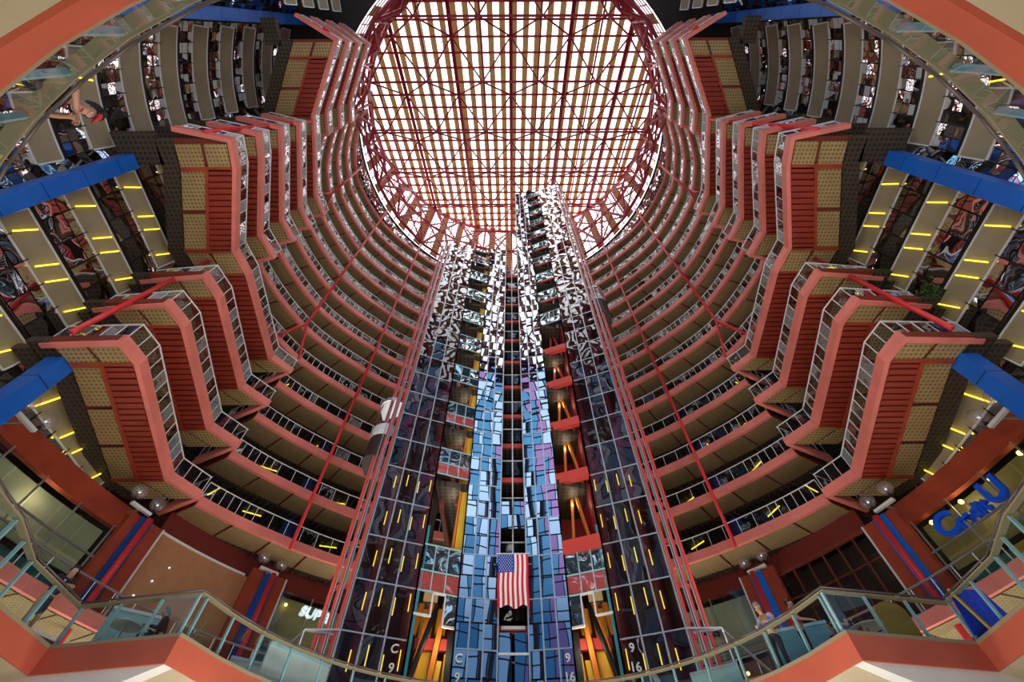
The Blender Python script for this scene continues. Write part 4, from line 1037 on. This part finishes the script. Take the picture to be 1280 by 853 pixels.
# mustard lounge chair with a tall rounded back
r = thing('lounge_chair', 'mustard lounge chair with tall rounded back and amber legs', 'chair', (10.0, 12.75, GF)); o = Vector((10.0, 12.75, GF)); q = MB()
prof = [(-.42, .3), (-.42, 1.05)] + [(-.42 * math.cos(math.radians(t)), 1.05 + .3 * math.sin(math.radians(t))) for t in range(15, 180, 15)] + [(.42, 1.05), (.42, .3)]
ft = [(o.x + a, o.y - .1 + .12 * abs(a), o.z + b) for a, b in prof]; bk_ = [(x, y + .08, z) for x, y, z in ft]; n = len(ft)
q.add(ft + bk_, [tuple(range(n)), tuple(range(2 * n - 1, n - 1, -1))] + [(i, (i + 1) % n, n + (i + 1) % n, n + i) for i in range(n)]); q.build('backrest', 'mustard', r)
q = MB(); q.box((o.x, o.y + .25, o.z + .38), (.8, .62, .14)); q.build('seat', 'mustard', r)
for sx in (-.32, .32):
    for sy in (0., .48): q = MB(); q.tube((o.x + sx * 1.15, o.y + sy, o.z), (o.x + sx, o.y + sy, o.z + .33), .025, 8); q.build('leg', 'amber', r)
# blue folding board
r = thing('folding_board', 'bright blue folding board with a yellow edge leaning open at the right railing', 'sign board', (11.45, 11.75, GF)); o = Vector((11.45, 11.75, GF))
for sg, nm in ((-1, 'front_panel'), (1, 'rear_panel')):
    q = MB(); a = [(-.38, sg * .30, 0), (.38, sg * .30, 0), (.38, sg * .03, 1.15), (-.38, sg * .03, 1.15)]; b = [(x, y + sg * .03, z) for x, y, z in a]
    q.box8([Vector(v) + o for v in a] + [Vector(v) + o for v in b]); q.build(nm, 'tarp_blue', r)
q = MB(); q.bar(o + Vector((-.40, -.32, .05)), o + Vector((-.40, -.03, 1.17)), .05, .05); q.build('edge_strip', 'yellow', r)
# glazed stalls seen through the railing
def stall(x0, y0, x1, y1, h, label, m_, m2):
    r = thing('stall_partition', label, 'partition', ((x0 + x1) / 2, (y0 + y1) / 2, GF)); q = MB(); q.bar((x0, y0, GF + h / 2), (x1, y1, GF + h / 2), .08, h); q.build('panel', m_, r)
    q = MB(); q.bar((x0, y0, GF + h + .04), (x1, y1, GF + h + .04), .14, .08); q.build('cap_rail', m2, r); q = MB(); q.bar((x0, y0, GF + .06), (x1, y1, GF + .06), .12, .12); q.build('plinth', 'dark_rail', r)
stall(-10.7, 12.7, -9.7, 13.3, 1.25, 'pale teal partition standing behind the left railing', 'stall_teal', 'white_trim')
stall(-6.9, 14.3, -5.6, 15.9, 1.05, 'white counter front behind the curved railing on the left', 'counter_white', 'fin_blue')
stall(-8.0, 14.6, -7.2, 15.1, .8, 'low white counter near the shops on the left', 'counter_white', 'steel')
stall(7.35, 14.6, 8.9, 13.9, 1.35, 'teal blue partition behind the man in pale blue', 'stall_blue', 'fin_blue')
stall(5.4, 16.2, 6.6, 15.4, .9, 'grey green counter behind the curved railing on the right', 'stall_teal', 'steel')
# trailing plant on the right wall
r = thing('trailing_plant', 'leafy green plant trailing over a tan band on the right mirror wall', 'plant', (24.1, 12.3, 22.6)); q = MB(); q.box((24.3, 12.3, 22.9), (.25, .8, .3)); q.build('planter', 'slab_dark', r)
q = MB(); rnd = random.Random(3)
for i in range(90):
    a = Vector((24.1 - rnd.random() * .5, 12.3 + rnd.gauss(0, .45), 22.9 + rnd.gauss(.1, .3))); d = Vector((rnd.gauss(-.1, .12), rnd.gauss(0, .16), rnd.gauss(0, .12))); w_ = d.cross(Vector((.3, .2, 1))).normalized() * .05
    q.quad(a, a + d * .5 + w_, a + d, a + d * .5 - w_)
q.build('foliage', 'leaf', r)


# ------------------------------------------------------------------ daylight, camera
wd = bpy.data.worlds.new('World'); bpy.context.scene.world = wd; wd.use_nodes = True; nt = wd.node_tree; nt.nodes.clear(); N = nt.nodes.new; L = nt.links.new
out = N('ShaderNodeOutputWorld'); bg = N('ShaderNodeBackground'); tc = N('ShaderNodeTexCoord'); sx = N('ShaderNodeSeparateXYZ'); cr = N('ShaderNodeValToRGB'); mr = N('ShaderNodeMapRange')
mr.inputs['From Min'].default_value = -1; mr.inputs['From Max'].default_value = 1
L(tc.outputs['Generated'], sx.inputs[0]); L(sx.outputs['Z'], mr.inputs['Value']); L(mr.outputs[0], cr.inputs[0]); L(cr.outputs[0], bg.inputs[0]); L(bg.outputs[0], out.inputs[0])
SKY = [(0.0, (1.3, 1.2, 1.1)), (.49, (1.5, 1.4, 1.25)), (.5, (.10, .15, .20)), (.70, (.16, .24, .32)), (.80, (.95, .98, 1.0)), (1.0, (1, 1, 1))]
while len(cr.color_ramp.elements) < len(SKY): cr.color_ramp.elements.new(.5)
for el, (p, c) in zip(cr.color_ramp.elements, SKY): el.position = p; el.color = (*c, 1)
bg.inputs['Strength'].default_value = 1.8

for x, y, z, e in ((-2.9, 19.75, 8.3, 14), (-2.9, 19.75, 5.4, 14), (2.9, 19.75, 8.3, 14), (2.9, 19.75, 5.4, 14), (3.2, 20.6, 15.2, 12), (3.2, 20.6, 19.1, 12), (3.2, 20.6, 23.0, 12), (3.2, 20.6, 26.9, 12), (-3.2, 20.6, 15.2, 7), (-3.2, 20.6, 19.1, 7), (-3.2, 20.6, 23.0, 7)):
    l = bpy.data.lights.new('landing_fill', 'POINT'); l.energy = e; l.color = (1, .85, .6); l.shadow_soft_size = .15; o = bpy.data.objects.new('landing_fill', l); COL.objects.link(o); o.location = (x, y, z + OZ)  # added points with no fixture, brightening the tower feet and landings
for x, y, z, e in ((*P2(-24, 24.9), 15.8, 22), (*P2(24, 24.9), 15.8, 16), (*P2(62, 24.9), 15.0, 14), (*P2(74, 24.9), 15.0, 14), (*P2(-62, 24.9), 15.0, 14), (*P2(-76, 24.9), 15.0, 14)):
    l = bpy.data.lights.new('shop_fill', 'POINT'); l.energy = e; l.color = (1, .82, .5); l.shadow_soft_size = .2; o = bpy.data.objects.new('shop_fill', l); COL.objects.link(o); o.location = (x, y, z + OZ)  # fill points added to brighten the shop interiors, no fixture modelled
for sx in (-1, 1):                                  # added fill points without fixtures, brightening the cafe behind the railing
    for x, y in ((7.2, 11.6), (6.2, 14.0)):
        l = bpy.data.lights.new('cafe_fill', 'POINT'); l.energy = 55; l.color = (1, .9, .78); l.shadow_soft_size = .2; o = bpy.data.objects.new('cafe_fill', l); COL.objects.link(o); o.location = (sx * x * 1.5, y * 1.2, 10.0 + OZ)
for i in range(6):                                  # added fill discs without fixtures, aimed up to brighten fascia and soffits
    a = math.radians(i * 60 + 30); l = bpy.data.lights.new('concourse_fill', 'AREA'); l.shape = 'DISK'; l.size = 1.2; l.energy = 150; l.color = (1, .93, .82)
    o = bpy.data.objects.new('concourse_fill', l); COL.objects.link(o); o.location = (4.5 * math.sin(a), 9.6 + 4.5 * math.cos(a), .35); o.rotation_euler = (math.pi, 0, 0)
cam = bpy.data.cameras.new('camera'); co = bpy.data.objects.new('camera', cam); COL.objects.link(co)
cam.sensor_width = 36; cam.lens = 569 / 1280 * 36; cam.clip_end = 500; cam.clip_start = .05
el = math.atan2(569, 381)                          # the eye looks this far above the horizon
roll = math.radians(-.25)
co.matrix_world = Matrix.Translation((0.0, 0, OZ)) @ Matrix.Rotation(math.pi / 2 + el, 4, 'X') @ Matrix.Rotation(roll, 4, 'Z')
sc = bpy.context.scene; sc.camera = co
sc.view_settings.view_transform = 'Standard'; sc.view_settings.look = 'None'; sc.view_settings.gamma = 1; sc.view_settings.use_curve_mapping = False
sc.view_settings.exposure = 0.95
cy = sc.cycles; cy.max_bounces = 8; cy.diffuse_bounces = 4; cy.glossy_bounces = 3; cy.transparent_max_bounces = 16; cy.transmission_bounces = 2
cy.sample_clamp_indirect = 12; cy.use_denoising = True
